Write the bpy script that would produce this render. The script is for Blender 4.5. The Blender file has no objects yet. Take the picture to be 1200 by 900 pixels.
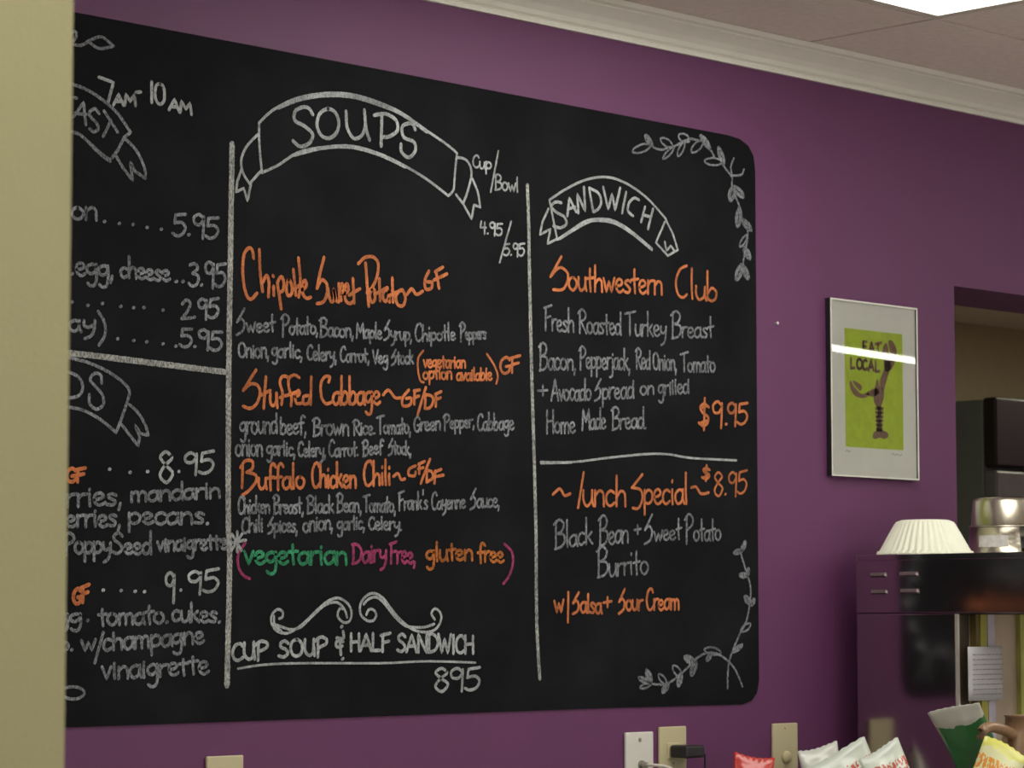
import bpy, bmesh, math, random
from mathutils import Vector, Matrix, noise

S = bpy.context.scene
COL = S.collection
rnd = random.Random(7)

# ---------------------------------------------------------------- camera
FPX, YAW, PITCH, ROLL = 3342.6, 0.781668, 0.0824987, -0.00056
CAM = Vector((0.0, -3.4, 1.5))
Fv = Vector((math.sin(YAW)*math.cos(PITCH), math.cos(YAW)*math.cos(PITCH), math.sin(PITCH)))
R0 = Vector((math.cos(YAW), -math.sin(YAW), 0)); U0 = R0.cross(Fv)
Rv = R0*math.cos(ROLL)+U0*math.sin(ROLL); Uv = -R0*math.sin(ROLL)+U0*math.cos(ROLL)
cd = bpy.data.cameras.new('camera'); cam = bpy.data.objects.new('camera', cd); COL.objects.link(cam)
cd.sensor_width = 36; cd.lens = FPX/1200*36; cd.clip_start = 0.05; cd.clip_end = 60
cam.matrix_world = Matrix(((Rv.x, Uv.x, -Fv.x, CAM.x), (Rv.y, Uv.y, -Fv.y, CAM.y), (Rv.z, Uv.z, -Fv.z, CAM.z), (0, 0, 0, 1)))
cd.dof.use_dof = True; cd.dof.focus_distance = 4.3; cd.dof.aperture_fstop = 16.0
S.camera = cam
# ---------------------------------------------------------------- world, exposure
w = bpy.data.worlds.new('world'); S.world = w; w.use_nodes = True
w.node_tree.nodes['Background'].inputs[0].default_value = (0.86, 0.88, 0.9, 1)
w.node_tree.nodes['Background'].inputs[1].default_value = 4.0
S.view_settings.view_transform = 'Standard'; S.view_settings.look = 'None'
S.view_settings.gamma = 1; S.view_settings.use_curve_mapping = False
S.view_settings.exposure = -0.45
LAMP = 9.0            # radiance of the ceiling troffers
S.cycles.max_bounces = 8; S.cycles.diffuse_bounces = 4

def px(x, y, plane=0.0):
    """point of the vertical plane y=plane seen at pixel (x, y) of the 1200x900 frame"""
    d = Fv+Rv*((x-600)/FPX)-Uv*((y-450)/FPX)
    return CAM+d*((plane-CAM.y)/d.y)

# ---------------------------------------------------------------- materials
def srgb(r, g, b):
    f = lambda c: (c/255/12.92 if c/255 < .04045 else ((c/255+.055)/1.055)**2.4)
    return (f(r), f(g), f(b), 1)
MATS = {}
def mat(name, col, rough=.6, metal=0, var=.08, scale=30, bump=0, bscale=200, spec=.5, emit=0, coat=0, aniso=0):
    if name in MATS: return MATS[name]
    m = bpy.data.materials.new(name); m.use_nodes = True; nt = m.node_tree
    b = nt.nodes['Principled BSDF']; tc = nt.nodes.new('ShaderNodeTexCoord')
    n = nt.nodes.new('ShaderNodeTexNoise'); n.inputs['Scale'].default_value = scale; n.inputs['Detail'].default_value = 4
    nt.links.new(tc.outputs['Object'], n.inputs['Vector'])
    r = nt.nodes.new('ShaderNodeValToRGB')
    r.color_ramp.elements[0].position = .3; r.color_ramp.elements[1].position = .7
    r.color_ramp.elements[0].color = (*[c*(1-var) for c in col[:3]], 1); r.color_ramp.elements[1].color = (*[min(1, c*(1+var)) for c in col[:3]], 1)
    nt.links.new(n.outputs['Fac'], r.inputs['Fac']); nt.links.new(r.outputs['Color'], b.inputs['Base Color'])
    b.inputs['Roughness'].default_value = rough; b.inputs['Metallic'].default_value = metal
    b.inputs['Specular IOR Level'].default_value = spec
    if coat: b.inputs['Coat Weight'].default_value = coat
    if emit:
        nt.links.new(r.outputs['Color'], b.inputs['Emission Color']); b.inputs['Emission Strength'].default_value = emit
    if bump:
        n2 = nt.nodes.new('ShaderNodeTexNoise'); n2.inputs['Scale'].default_value = bscale; n2.inputs['Detail'].default_value = 3
        nt.links.new(tc.outputs['Object'], n2.inputs['Vector'])
        bp = nt.nodes.new('ShaderNodeBump'); bp.inputs['Strength'].default_value = bump; bp.inputs['Distance'].default_value = .002
        nt.links.new(n2.outputs['Fac'], bp.inputs['Height']); nt.links.new(bp.outputs['Normal'], b.inputs['Normal'])
    MATS[name] = m
    return m

def chalk_mat(name, col, board=(.0055, .0056, .0070), grain=420, lo=.34, hi=.62, floor_=.25):
    """chalk dust on the board's tooth: grains of chalk colour over the black"""
    m = bpy.data.materials.new(name); m.use_nodes = True; nt = m.node_tree; b = nt.nodes['Principled BSDF']
    tc = nt.nodes.new('ShaderNodeTexCoord')
    mp = nt.nodes.new('ShaderNodeMapping'); mp.inputs['Rotation'].default_value = (0, .6, 0); mp.inputs['Scale'].default_value = (1, 1, .55)
    n = nt.nodes.new('ShaderNodeTexNoise'); n.inputs['Scale'].default_value = grain; n.inputs['Detail'].default_value = 3
    n3 = nt.nodes.new('ShaderNodeTexNoise'); n3.inputs['Scale'].default_value = 28; n3.inputs['Detail'].default_value = 2
    r = nt.nodes.new('ShaderNodeMapRange'); r.inputs[1].default_value = lo; r.inputs[2].default_value = hi; r.inputs[3].default_value = floor_
    r2 = nt.nodes.new('ShaderNodeMapRange'); r2.inputs[1].default_value = .3; r2.inputs[2].default_value = .7; r2.inputs[3].default_value = .5; r2.inputs[4].default_value = 1
    mu = nt.nodes.new('ShaderNodeMath'); mu.operation = 'MULTIPLY'
    mx = nt.nodes.new('ShaderNodeMix'); mx.data_type = 'RGBA'
    mx.inputs[6].default_value = (*board, 1); mx.inputs[7].default_value = col
    nt.links.new(tc.outputs['Object'], mp.inputs[0]); nt.links.new(mp.outputs[0], n.inputs['Vector']); nt.links.new(tc.outputs['Object'], n3.inputs['Vector'])
    nt.links.new(n.outputs['Fac'], r.inputs[0]); nt.links.new(n3.outputs['Fac'], r2.inputs[0])
    nt.links.new(r.outputs[0], mu.inputs[0]); nt.links.new(r2.outputs[0], mu.inputs[1]); nt.links.new(mu.outputs[0], mx.inputs[0])
    nt.links.new(mx.outputs[2], b.inputs['Base Color']); b.inputs['Roughness'].default_value = .95; b.inputs['Specular IOR Level'].default_value = .1
    return m

M_PURPLE = mat('purple wall paint', (.118, .032, .100, 1), .55, var=.04, scale=3, bump=.15, bscale=350, spec=.35)
M_CREAM = mat('cream wall paint', (.62, .57, .45, 1), .7, var=.03, scale=3, bump=.1)
M_KHAKI = mat('khaki wall paint', (.32, .295, .155, 1), .75, var=.03, scale=5, bump=.2, bscale=260)
M_WHITE = mat('white trim paint', (.74, .71, .64, 1), .45, var=.02)
M_TILE = mat('ceiling tile', (.84, .74, .69, 1), .95, var=.05, scale=60, bump=.6, bscale=300)
M_TBAR = mat('ceiling grid bar', (.48, .41, .37, 1), .6, var=.03)
M_FLOOR = mat('grey floor tile', (.50, .46, .41, 1), .5, var=.12, scale=6)
M_LAMP = mat('lamp diffuser', (1.0, .99, .90, 1), .5, var=.02, scale=5, emit=LAMP)
M_STRIP = mat('strip lamp tube', (.97, 1.0, .90, 1), .5, var=.01, scale=5, emit=24)
M_BLACK = mat('black enamel', (.012, .012, .014, 1), .35, var=.1)
M_STEEL = mat('polished stainless steel', (.50, .47, .46, 1), .13, 1, var=.05, scale=9)
M_STEELB = mat('brushed stainless steel', (.62, .58, .47, 1), .26, 1, var=.06, scale=40)
M_DARKST = mat('dark brushed steel', (.045, .045, .04, 1), .35, .6, var=.1)

# ---------------------------------------------------------------- mesh helpers
def obj(name, bm, m, parent=None, smooth=False, kind=None, label=None, bevel=0):
    me = bpy.data.meshes.new(name); bmesh.ops.recalc_face_normals(bm, faces=bm.faces); bm.to_mesh(me); bm.free()
    for mm in (m if isinstance(m, (list, tuple)) else [m]): me.materials.append(mm)
    if smooth:
        for p in me.polygons: p.use_smooth = True
    o = bpy.data.objects.new(name, me); COL.objects.link(o)
    if parent is not None: o.parent = parent
    if kind: o['kind'] = kind
    if label: o['label'] = label
    if bevel:
        b = o.modifiers.new('bevel', 'BEVEL'); b.width = bevel; b.segments = 2; b.limit_method = 'ANGLE'
    return o
def thing(name, label, cat, group=None, loc=(0, 0, 0), rot=(0, 0, 0)):
    o = bpy.data.objects.new(name, None); COL.objects.link(o); o.empty_display_size = .05
    o.location = loc; o.rotation_euler = rot; o['label'] = label; o['category'] = cat
    if group: o['group'] = group
    return o
def box(bm, x0, x1, y0, y1, z0, z1, mi=0):
    v = [bm.verts.new((x, y, z)) for x in (x0, x1) for y in (y0, y1) for z in (z0, z1)]
    for f in ((0, 1, 3, 2), (4, 6, 7, 5), (0, 4, 5, 1), (2, 3, 7, 6), (0, 2, 6, 4), (1, 5, 7, 3)):
        bm.faces.new([v[i] for i in f]).material_index = mi
def bx(*a):
    bm = bmesh.new(); box(bm, *a); return bm
def lathe(prof, n=48, flute=0, nf=0):
    """profile [(r,z)] turned about Z; flute makes the pleats of a paper filter (grows with t)"""
    bm = bmesh.new(); rings = []
    for k, (r, z) in enumerate(prof):
        ring = []
        for i in range(n):
            a = 2*math.pi*i/n
            rr = r*(1+(flute[k]*math.cos(nf*a) if flute else 0))
            ring.append(bm.verts.new((rr*math.cos(a), rr*math.sin(a), z)))
        rings.append(ring)
    for a, b in zip(rings, rings[1:]):
        for i in range(n): bm.faces.new((a[i], a[(i+1) % n], b[(i+1) % n], b[i]))
    if prof[0][0] > .0005: bm.faces.new(rings[0])
    if prof[-1][0] > .0005: bm.faces.new(rings[-1])
    return bm
def tube(bm, pts, r, n=8):
    pts = [Vector(p) for p in pts]; rings = []
    for i, p in enumerate(pts):
        t = (pts[min(i+1, len(pts)-1)]-pts[max(i-1, 0)]).normalized()
        up = Vector((0, 0, 1)) if abs(t.z) < .9 else Vector((1, 0, 0))
        a = t.cross(up).normalized(); b = t.cross(a)
        rings.append([bm.verts.new(p+(a*math.cos(q)+b*math.sin(q))*r) for q in [2*math.pi*k/n for k in range(n)]])
    for a, b in zip(rings, rings[1:]):
        for i in range(n): bm.faces.new((a[i], a[(i+1) % n], b[(i+1) % n], b[i]))
    bm.faces.new(rings[0]); bm.faces.new(rings[-1])
def smooth_path(pts, step=.2):
    """Catmull-Rom through the points"""
    if len(pts) < 3: return list(pts)
    out = []; P = [pts[0]]+list(pts)+[pts[-1]]
    if (Vector(pts[0])-Vector(pts[-1])).length < 1e-4: P[0] = pts[-2]; P[-1] = pts[1]
    for i in range(1, len(P)-2):
        p0, p1, p2, p3 = [Vector(q) for q in P[i-1:i+3]]
        n = max(2, int((p2-p1).length/step))
        for k in range(n):
            t = k/n
            out.append(.5*((2*p1)+(p2-p0)*t+(2*p0-5*p1+4*p2-p3)*t*t+(3*p1-p0-3*p2+p3)*t**3))
    out.append(Vector(P[-2])); return out

# ================================================================ SETTING
CZ = 2.578; XL, XR, YF = -2.5, 10.7, -7.0
OX0, OX1, OZ0, OZ1, WT = 4.62, 6.3, 1.0, 2.165, .21
bm = bmesh.new()
box(bm, XL, OX0, 0, WT, 0, CZ); box(bm, OX1, XR, 0, WT, 0, CZ)
box(bm, OX0, OX1, 0, WT, OZ1, CZ); box(bm, OX0, OX1, 0, WT, 0, OZ0)
for v in bm.verts:
    if v.co.z > CZ-.001: v.co.z = CZ+.02
obj('wall_back', bm, M_PURPLE, kind='structure')
obj('floor', bx(XL, XR, YF, 3, -.05, 0), M_FLOOR, kind='structure')
obj('wall_right', bx(XR, XR+.1, YF, 3, 0, CZ+.02), M_CREAM, kind='structure')
bm = bmesh.new(); WZ0, WZ1 = .7, 2.35
wins = [(-.5+k*2.3, 1.4+k*2.3) for k in range(4)]  # unseen windows, added so daylight lifts the crown and ceiling
box(bm, XL, XR, YF-.1, YF, 0, WZ0); box(bm, XL, XR, YF-.1, YF, WZ1, CZ+.02)
xs = [XL]+[q for w_ in wins for q in w_]+[XR]
for k in range(0, len(xs), 2): box(bm, xs[k], xs[k+1], YF-.1, YF, WZ0, WZ1)
obj('wall_front', bm, M_CREAM, kind='structure')
M_PANE = bpy.data.materials.new('window glass'); M_PANE.use_nodes = True; nt = M_PANE.node_tree; nt.nodes.remove(nt.nodes['Principled BSDF'])
tr = nt.nodes.new('ShaderNodeBsdfTransparent'); gl = nt.nodes.new('ShaderNodeBsdfGlossy'); gl.inputs['Roughness'].default_value = .02; mx = nt.nodes.new('ShaderNodeMixShader'); mx.inputs[0].default_value = .08
nt.links.new(tr.outputs[0], mx.inputs[1]); nt.links.new(gl.outputs[0], mx.inputs[2]); nt.links.new(mx.outputs[0], nt.nodes['Material Output'].inputs['Surface'])
for k, (a, b) in enumerate(wins):
    bm = bmesh.new(); q = .05
    for z in ((a, b, WZ0, WZ0+q), (a, b, WZ1-q, WZ1), (a, a+q, WZ0+q, WZ1-q), (b-q, b, WZ0+q, WZ1-q), ((a+b)/2-.02, (a+b)/2+.02, WZ0+q, WZ1-q)): box(bm, z[0], z[1], YF-.08, YF-.02, z[2], z[3])
    wo = obj('added_window_%d' % (k+1), bm, M_WHITE, kind='structure')
    obj('pane', bx(a+q, b-q, YF-.055, YF-.050, WZ0+q, WZ1-q), M_PANE, wo)
obj('wall_side', bx(XL-.1, XL, YF, 3, 0, CZ+.02), M_CREAM, kind='structure')
# near partition at the left edge of the picture
xe = CAM.x+.7245*1.6
obj('wall_left', bx(xe-.75, xe, -1.8, -1.68, 0, CZ-.006), M_KHAKI, kind='structure')
# ceiling: slab, sunk grid bars, one object per lay-in panel
ceil = obj('ceiling', bx(XL, XR, YF, 3, CZ+.02, CZ+.08), M_TBAR, kind='structure')
GX, GY, TX, TY = 4.11, -.341, 1.22, .61
panels = {}
lamp_cells = {(-1, -1), (-3, -1), (0, -3), (1, -2), (-1, -4), (-3, -4), (-4, -7), (0, -8), (3, -8)}  # the unseen cell slightly right is added to brighten the wall there
def panel_mesh(w_, d_):
    bm = bmesh.new(); g = .0045; box(bm, g, w_-g, g, d_-g, 0, .018); me = bpy.data.meshes.new('ceiling_panel'); bm.to_mesh(me); bm.free()
    me.materials.append(M_TILE); return me
for i in range(-6, 6):
    for j in range(-11, 1):
        x0, y0 = GX+i*TX, GY+j*TY
        w_, d_ = TX, TY
        if j == 0: d_ = .31
        if x0+w_ > XR: w_ = XR-x0
        if x0 < XL: w_ -= XL-x0; x0 = XL
        if y0 < YF: d_ -= YF-y0; y0 = YF
        if w_ < .05 or d_ < .05 or (i, j) in lamp_cells: continue
        k = (round(w_, 3), round(d_, 3))
        if k not in panels: panels[k] = panel_mesh(w_, d_)
        o = bpy.data.objects.new('ceiling_panel', panels[k]); COL.objects.link(o); o.parent = ceil; o.location = (x0, y0, CZ+.0005)
# ceiling lights
n_l = 0
for i, j in sorted(lamp_cells, key=lambda c: -c[1]*10+abs(c[0])):
    x0, y0 = GX+i*TX, GY+j*TY
    lab = 'glowing recessed ceiling light panel above the wall to the right of the chalkboard' if (i, j) == (-1, -1) else \
          'recessed ceiling light in row %s from the chalkboard wall, %s, outside the picture' % ({-1: 'one', -2: 'two', -3: 'three', -4: 'four', -7: 'seven', -8: 'eight'}[j], {-4: 'far left', -3: 'left', -1: 'middle left', 0: 'middle', 1: 'slightly right, added to brighten the wall', 2: 'middle right', 3: 'far right'}[i])
    t = thing('ceiling_light', lab, 'ceiling light', 'recessed ceiling lights' if (i, j) != (-1, -1) else None, (x0+TX/2, y0+TY/2, CZ))
    bm = bmesh.new(); a, b = TX/2-.004, TY/2-.004
    for q in ((-a, a, -b, -b+.02), (-a, a, b-.02, b), (-a, -a+.02, -b+.02, b-.02), (a-.02, a, -b+.02, b-.02)): box(bm, *q, -.001, .018)
    obj('frame', bm, M_WHITE, t)
    obj('diffuser', bx(-a+.02, a-.02, -b+.02, b-.02, .003, .008), M_LAMP, t)
# crown moulding along the wall
prof = [(0, 2.520), (-.007, 2.520), (-.009, 2.527), (-.006, 2.530), (-.012, 2.533), (-.016, 2.540), (-.026, 2.549), (-.040, 2.559), (-.046, 2.563), (-.045, 2.566), (-.053, 2.569), (-.055, 2.5775), (0, 2.5775)]
bm = bmesh.new(); A = [bm.verts.new((XL, y, z)) for y, z in prof]; B = [bm.verts.new((XR, y, z)) for y, z in prof]
for i in range(len(prof)):
    j = (i+1) % len(prof); bm.faces.new((A[i], A[j], B[j], B[i]))
bm.faces.new(A); bm.faces.new(B)
obj('trim_1', bm, M_WHITE, kind='structure')
# kitchen seen through the pass-through opening
obj('wall_kitchen', bx(XL, XR, 2.9, 3.0, 0, CZ+.02), mat('kitchen wall paint', (.40, .35, .22, 1), .8, var=.03), kind='structure')
pk0 = px(1128, 369, 2.9)
obj('trim_2', bx(3, 9.5, 2.86, 2.9, pk0.z+.012, pk0.z+.10), mat('kitchen cornice', (.36, .30, .20, 1), .7), kind='structure')

# ================================================================ CHALKBOARD
PB = -.003
poly = [px(60, 8.3), px(500, 92), px(852, 158.5), px(866, 163), px(876, 171), px(882, 183), px(884, 200), px(888.5, 798), px(886, 812), px(880, 821), px(869, 825.5), px(700, 830), px(290, 845), px(60, 853.8)]
X0 = 2.05
poly[0] = Vector((X0, 0, poly[0].z)); poly[-1] = Vector((X0, 0, poly[-1].z))
board = thing('chalkboard', 'large black chalkboard menu with rounded corners on the purple wall', 'chalkboard', loc=(3.2, 0, 1.35))
org = Vector(board.location)
bm = bmesh.new(); f = [bm.verts.new((p.x-org.x, -.0022, p.z-org.z)) for p in poly]; g = [bm.verts.new((p.x-org.x, -.0003, p.z-org.z)) for p in poly]
bm.faces.new(f); bm.faces.new(g)
for i in range(len(f)): bm.faces.new((f[i], f[(i+1) % len(f)], g[(i+1) % len(f)], g[i]))
# writing surface: black with faint rubbed-out chalk clouds
mb = bpy.data.materials.new('blackboard paint'); mb.use_nodes = True; nt = mb.node_tree; b = nt.nodes['Principled BSDF']
tc = nt.nodes.new('ShaderNodeTexCoord'); n1 = nt.nodes.new('ShaderNodeTexNoise'); n1.inputs['Scale'].default_value = 4.5; n1.inputs['Detail'].default_value = 6; n1.inputs['Roughness'].default_value = .65
r1 = nt.nodes.new('ShaderNodeValToRGB'); r1.color_ramp.elements[0].position = .42; r1.color_ramp.elements[1].position = .78
r1.color_ramp.elements[0].color = (.0050, .0049, .0064, 1); r1.color_ramp.elements[1].color = (.012, .0124, .0142, 1)
nt.links.new(tc.outputs['Object'], n1.inputs['Vector']); nt.links.new(n1.outputs['Fac'], r1.inputs['Fac']); nt.links.new(r1.outputs['Color'], b.inputs['Base Color'])
b.inputs['Roughness'].default_value = .85; b.inputs['Specular IOR Level'].default_value = .11
obj('writing_surface', bm, mb, board)

GLYPH = {
'a':"8|7 8 4.5 10 1.2 7.5 .8 3 3 0 6 2 7 7/7 10 7 4 8.2 0", 'b':"8|1 18 1 9 1 .5/1 5 4 10 7 7.5 6.5 2 3.5 0 1 2",
'c':"7|6.5 8.5 4 10 1.2 7.5 1 2.5 3.5 0 6.5 2", 'd':"8|7 8 4 10 1.2 7.5 .8 3 3 0 6 2 7 6/7.2 18 7.1 9 7.6 0",
'e':"7.5|1 4.5 4.5 5.5 6.3 7.5 4.5 10 1.8 9 .8 5 2 1.2 4.5 0 7.2 2", 'f':"6.5|7.5 16 5.5 18 3.2 16 2.9 9 3 -1/0 9.3 6 10.3",
'g':"8|7 8.5 4.5 10 1.2 8 .9 4 3.4 2 6 4 7 8/7 10 7.2 0 6.2 -6.5 3.4 -8 1.2 -6", 'q':"8|7 8.5 4.5 10 1.2 8 .9 4 3.4 2 6 4 7 8/7 10 7 2 7.6 -7",
'h':"8|1 18 1 9 1 0/1 6 4 10 6.5 8.5 7 4 7.1 0", 'i':"3.4|1.5 10 1.5 5 1.8 0/1.5 13.6 1.7 14.4", 'j':"4|2.8 10 3 0 2 -6 -1 -7/2.8 13.5 2.9 14.3",
'k':"7.5|1 18 1 9 1 0/6 10 3.5 7 1 5/2.5 6 4.6 3 7 0", 'l':"3.4|1.5 18 1.4 9 1.9 0",
'm':"11.5|1 10 1 5 1 0/1 7 3.5 10 5.5 8 5.6 0/5.6 7 8 10 10.2 8 10.5 0", 'n':"8|1 10 1 5 1 0/1 6.5 4 10 6.5 8.5 7 4 7.1 0",
'o':"8|4 10 1 8 .8 3 4 0 7 3 7 7.5 4 10", 'p':"8|1 10 1 2 1 -7/1 7 4 10 7 8 7 3 4 .5 1 2", 'r':"6|1 10 1 5 1 0/1 6 3 9.5 6.2 10",
's':"6.5|6 8.6 3.6 10 1.2 8 3.5 5.5 5.6 3 4 .3 .6 1", 't':"6.4|3 16 3 8 3.6 0/!.2 10 6.4 10.8", 'u':"8|1 10 1 4 3 0 6 2 7 6/7 10 7 4 7.9 0",
'v':"7|!.5 10 3.5 0 6.5 10", 'w':"10.5|!.5 10 3 0 5.2 8 7.5 0 10 10.5", 'x':"7|!0 10 6.5 0/!6.5 10 .5 0", 'y':"7.5|1 10 1.2 5 3.5 3.5 6.6 6/7 10 6.5 1 4.8 -5 1.5 -7.5", 'z':"7|!0 10 6 10 .5 0 6.5 0",
'A':"10|!0 0 5 17 9.3 0/!1.8 5.5 8.4 6.2", 'B':"9|!1.2 17 1 0/-.6 15 4 17.8 7.6 15 6.3 10.8 2.2 9/2.2 9 7.4 8 8.5 4 5.6 .6 .4 -.6", 'C':"8.5|8 14 6.2 17 2.6 15 .8 8.5 2 2 5 0 8.6 2.8",
'D':"9.5|!1 17 1 0/-.2 17 5 16.6 8.8 12 8.4 5 5 1 0 0", 'E':"8|!7 17 1 17 1 0 7 0/!1 9 6 9", 'F':"8|!1.5 16.5 1.2 0/!-.3 16.2 8 18.4/!1.2 9 6.8 10.4",
'G':"9.5|8.6 14 6 17.2 2.2 14.5 .8 8 2.5 1.5 6 0 8.3 3 8.6 7.2/!5.4 7.2 9.8 7.8", 'H':"9.5|!1 17 1 0/!8 17 8.2 0/!1 8.6 8 9.4", 'I':"3.5|!1.7 17 1.7 0", 'K':"9|!1 17 1 0/!8 16 1.5 8 8 0",
'L':"8|!1 17 1 0 7.5 .4", 'M':"11|!.5 0 1.6 17 5.6 6 9.4 17 10.6 0", 'N':"10|!1 0 1 17 8.4 0 8.8 17", 'O':"11|5.5 17 1.8 14.5 .8 8 2.4 2 5.6 0 9 2.5 10 9 8.6 14.5 5.5 17",
'P':"9|!1.8 16 1.6 -2/-.6 14 3.8 17.8 8.4 15 7.6 10.4 1.9 7.2", 'R':"9.5|!1.6 16.5 1.4 -.5/-.6 14.6 3.8 17.8 8.2 15 7.2 10.6 2 8.4/!2.6 8.6 9.2 -.4",
'S':"9|7.8 14.5 5 17.2 1.6 14.6 2.4 10.8 6 8 7.6 4 4.6 .2 .4 1.6", 'T':"9.5|!4.4 16.6 4.6 0/!-.6 16 10.2 18.2", 'U':"9.5|1 17 1 6 4 .2 7.2 3 8 17/8 9 8.6 -.4",
'V':"8|!0 17 4 0 8 17", 'W':"12.5|!.4 17 3.4 0 6 13 9 0 12 17", 'Y':"8|!0 17 4 9 8 17/!4 9 4 0",
'$s':"",
'Z':"9|!7.5 19.5 .6 8.8/.6 8.8 4.4 11.4 7.4 7.6 5.8 1.4 .2 -1.6",
'0':"8|4 17 1.2 14 1 4 4 0 7 4 6.8 14 4 17", '1':"3.5|!1.7 17 1.7 0", '2':"8|1 13.5 4 17 6.8 13.5 4.6 6.5 .6 0/!.6 0 7.6 .4", '3':"7.5|1 15.6 4.4 17 6.6 13.6 3 9.4/3 9.4 7 7.4 6.2 1.6 3 -.4 .2 1.6",
'4':"8|!2 17 .8 8 7.6 8.6/!6 16 5.8 -1", '5':"8|!7.8 17 2 16/!2 16 1.4 9.6/1.4 9.6 5.4 10.4 7.6 6.4 5.8 1.2 2.6 -.3 .2 1.4", '7':"8|!.5 16 7.5 15 3 -1", '8':"8|6.6 14.6 4 17 1.2 14 3.8 9.6 7.4 5 4.4 -.2 1 3.6 3.2 8.8 6.8 13 6.6 14.6",
'9':"7.6|6.6 14 4 17 1 14.4 1.6 9.8 4.6 9.2 6.8 13.4/6.8 15.6 6.6 8 6.2 -1.4",
'.':"3.5|1.4 .4 2 .9", ',':"4|1.8 1 .8 -4", '-':"7|!.8 7 6 7.3", '~':"11|.5 6 3 9 6.4 5 9.8 7.6", '/':"8|!7.6 18.6 .4 -4", '(':"5|4.6 19 1.2 13 1 4 4.4 -4", ')':"5|.4 19 4 13 4 4 .4 -4",
'+':"9|!4.4 12 4.4 2/!.4 6.8 8.4 7.4", "'":"3|!1.6 18 1.3 14.6", '$':"9|7 13.6 4 16 1.4 13.4 3.2 9.6 6.6 6.6 6 2 3 .4 .4 2.6/!4.4 20 3.8 -2.6/6 14.6 2.6 13/6 4 2 2.6",
}
def parse(g):
    adv, body = g.split('|'); st = []
    for s in body.split('/'):
        corner = s.startswith('!'); v = [float(t) for t in s.lstrip('!').split()]
        st.append((corner, [(v[i], v[i+1]) for i in range(0, len(v), 2)]))
    return float(adv), st
GL = {k: parse(v) for k, v in GLYPH.items() if v}

def ribbon(bm, pts, wid, plane=PB, jit=.10):
    """one chalk stroke: a flat band with ragged sides and round ends lying on the board; pts in frame pixels"""
    P = []
    for p in pts:
        q = px(p[0], p[1], plane); P.append(Vector((q.x, q.z)))
    # resample
    Q = [P[0]]; step = .0035
    for a, b in zip(P, P[1:]):
        L = (b-a).length
        if L < 1e-6: continue
        n = max(1, int(L/step))
        for k in range(1, n+1): Q.append(a.lerp(b, k/n))
    if len(Q) < 2: Q.append(Q[0]+Vector((.001, .0005)))
    h = wid*.455; y = plane-rnd.random()*.00012; prev = None
    for i, p in enumerate(Q):
        t = Q[min(i+1, len(Q)-1)]-Q[max(i-1, 0)]
        if t.length < 1e-7: t = Vector((1, 0))
        t.normalize(); n = Vector((-t.y, t.x)); hw = h*(1+rnd.uniform(-jit, jit)); k2 = h*(1+rnd.uniform(-jit, jit))
        a = bm.verts.new((p.x+n.x*hw-org.x, y-org.y, p.y+n.y*hw-org.z)); b = bm.verts.new((p.x-n.x*k2-org.x, y-org.y, p.y-n.y*k2-org.z))
        if prev: bm.faces.new((prev[0], a, b, prev[1]))
        if i in (0, len(Q)-1):
            s = -1 if i == 0 else 1; c = []
            for q in (.3, .5, .7):
                an = math.pi*q; c.append(bm.verts.new((p.x+(n.x*math.cos(an)+s*t.x*math.sin(an))*h-org.x, y-org.y, p.y+(n.y*math.cos(an)+s*t.y*math.sin(an))*h-org.z)))
            bm.faces.new([a]+c+[b])
        prev = (a, b)

def word(bm, s, a, b, xh, cap=None, w=.0045, script=True, slant=0., wob=.35):
    """letters along the baseline a->b (pixels); xh = height of a small x, cap = height of capitals and ascenders"""
    cap = cap or xh*1.7
    adv = []; tot = 0
    for ch in s:
        k = 'Z' if (ch == 'S' and script) else ch
        wd = 5. if ch == ' ' else GL[k][0]
        if ch.isupper() or ch.isdigit() or ch == '$': wd *= .5+.5*cap/(1.75*xh)
        adv.append((k, tot, wd)); tot += wd
    L = b[0]-a[0]; sx = (L-xh*.22)/(tot-.8)
    for k, o, wd in adv:
        if k == ' ': continue
        base, st = GL[k]; q = wd/base; big = k.isupper() or k.isdigit() or k in '$'
        dx, dy = rnd.uniform(-wob, wob)*.4, rnd.uniform(-wob, wob)*1.2; hs = 1+rnd.uniform(-wob, wob)*.14
        for corner, pts in st:
            out = []
            for gx, gy in pts:
                if big: yy = gy*cap/17.
                elif gy > 10 and k not in "+~-": yy = xh+(gy-10)/8*(cap-xh)
                else: yy = gy*xh/10.
                yy *= hs; t = (o+gx*q+dx)*sx
                X = a[0]+t+slant*yy; Y = a[1]+(b[1]-a[1])*t/L-yy-dy*xh/10.
                out.append((X, Y))
            if not corner: out = smooth_path(out, 1.2)
            ribbon(bm, out, w)

GRAY = chalk_mat('grey chalk', srgb(152, 155, 160)); WHITE = chalk_mat('white chalk', srgb(182, 185, 186), lo=.3, hi=.55, floor_=.4)
GRAINY = chalk_mat('coarse white chalk', srgb(184, 185, 180), grain=330, lo=.36, hi=.6, floor_=.3)
ORANGE = chalk_mat('orange chalk', srgb(210, 124, 78), lo=.28, hi=.52, floor_=.45); GREEN = chalk_mat('green chalk', srgb(66, 158, 112), floor_=.4); PINK = chalk_mat('pink chalk', srgb(176, 72, 116), floor_=.4)
AMBER = chalk_mat('amber chalk', srgb(205, 122, 62), floor_=.4)
W1, W2, W3 = .0044, .0056, .0064

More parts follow.
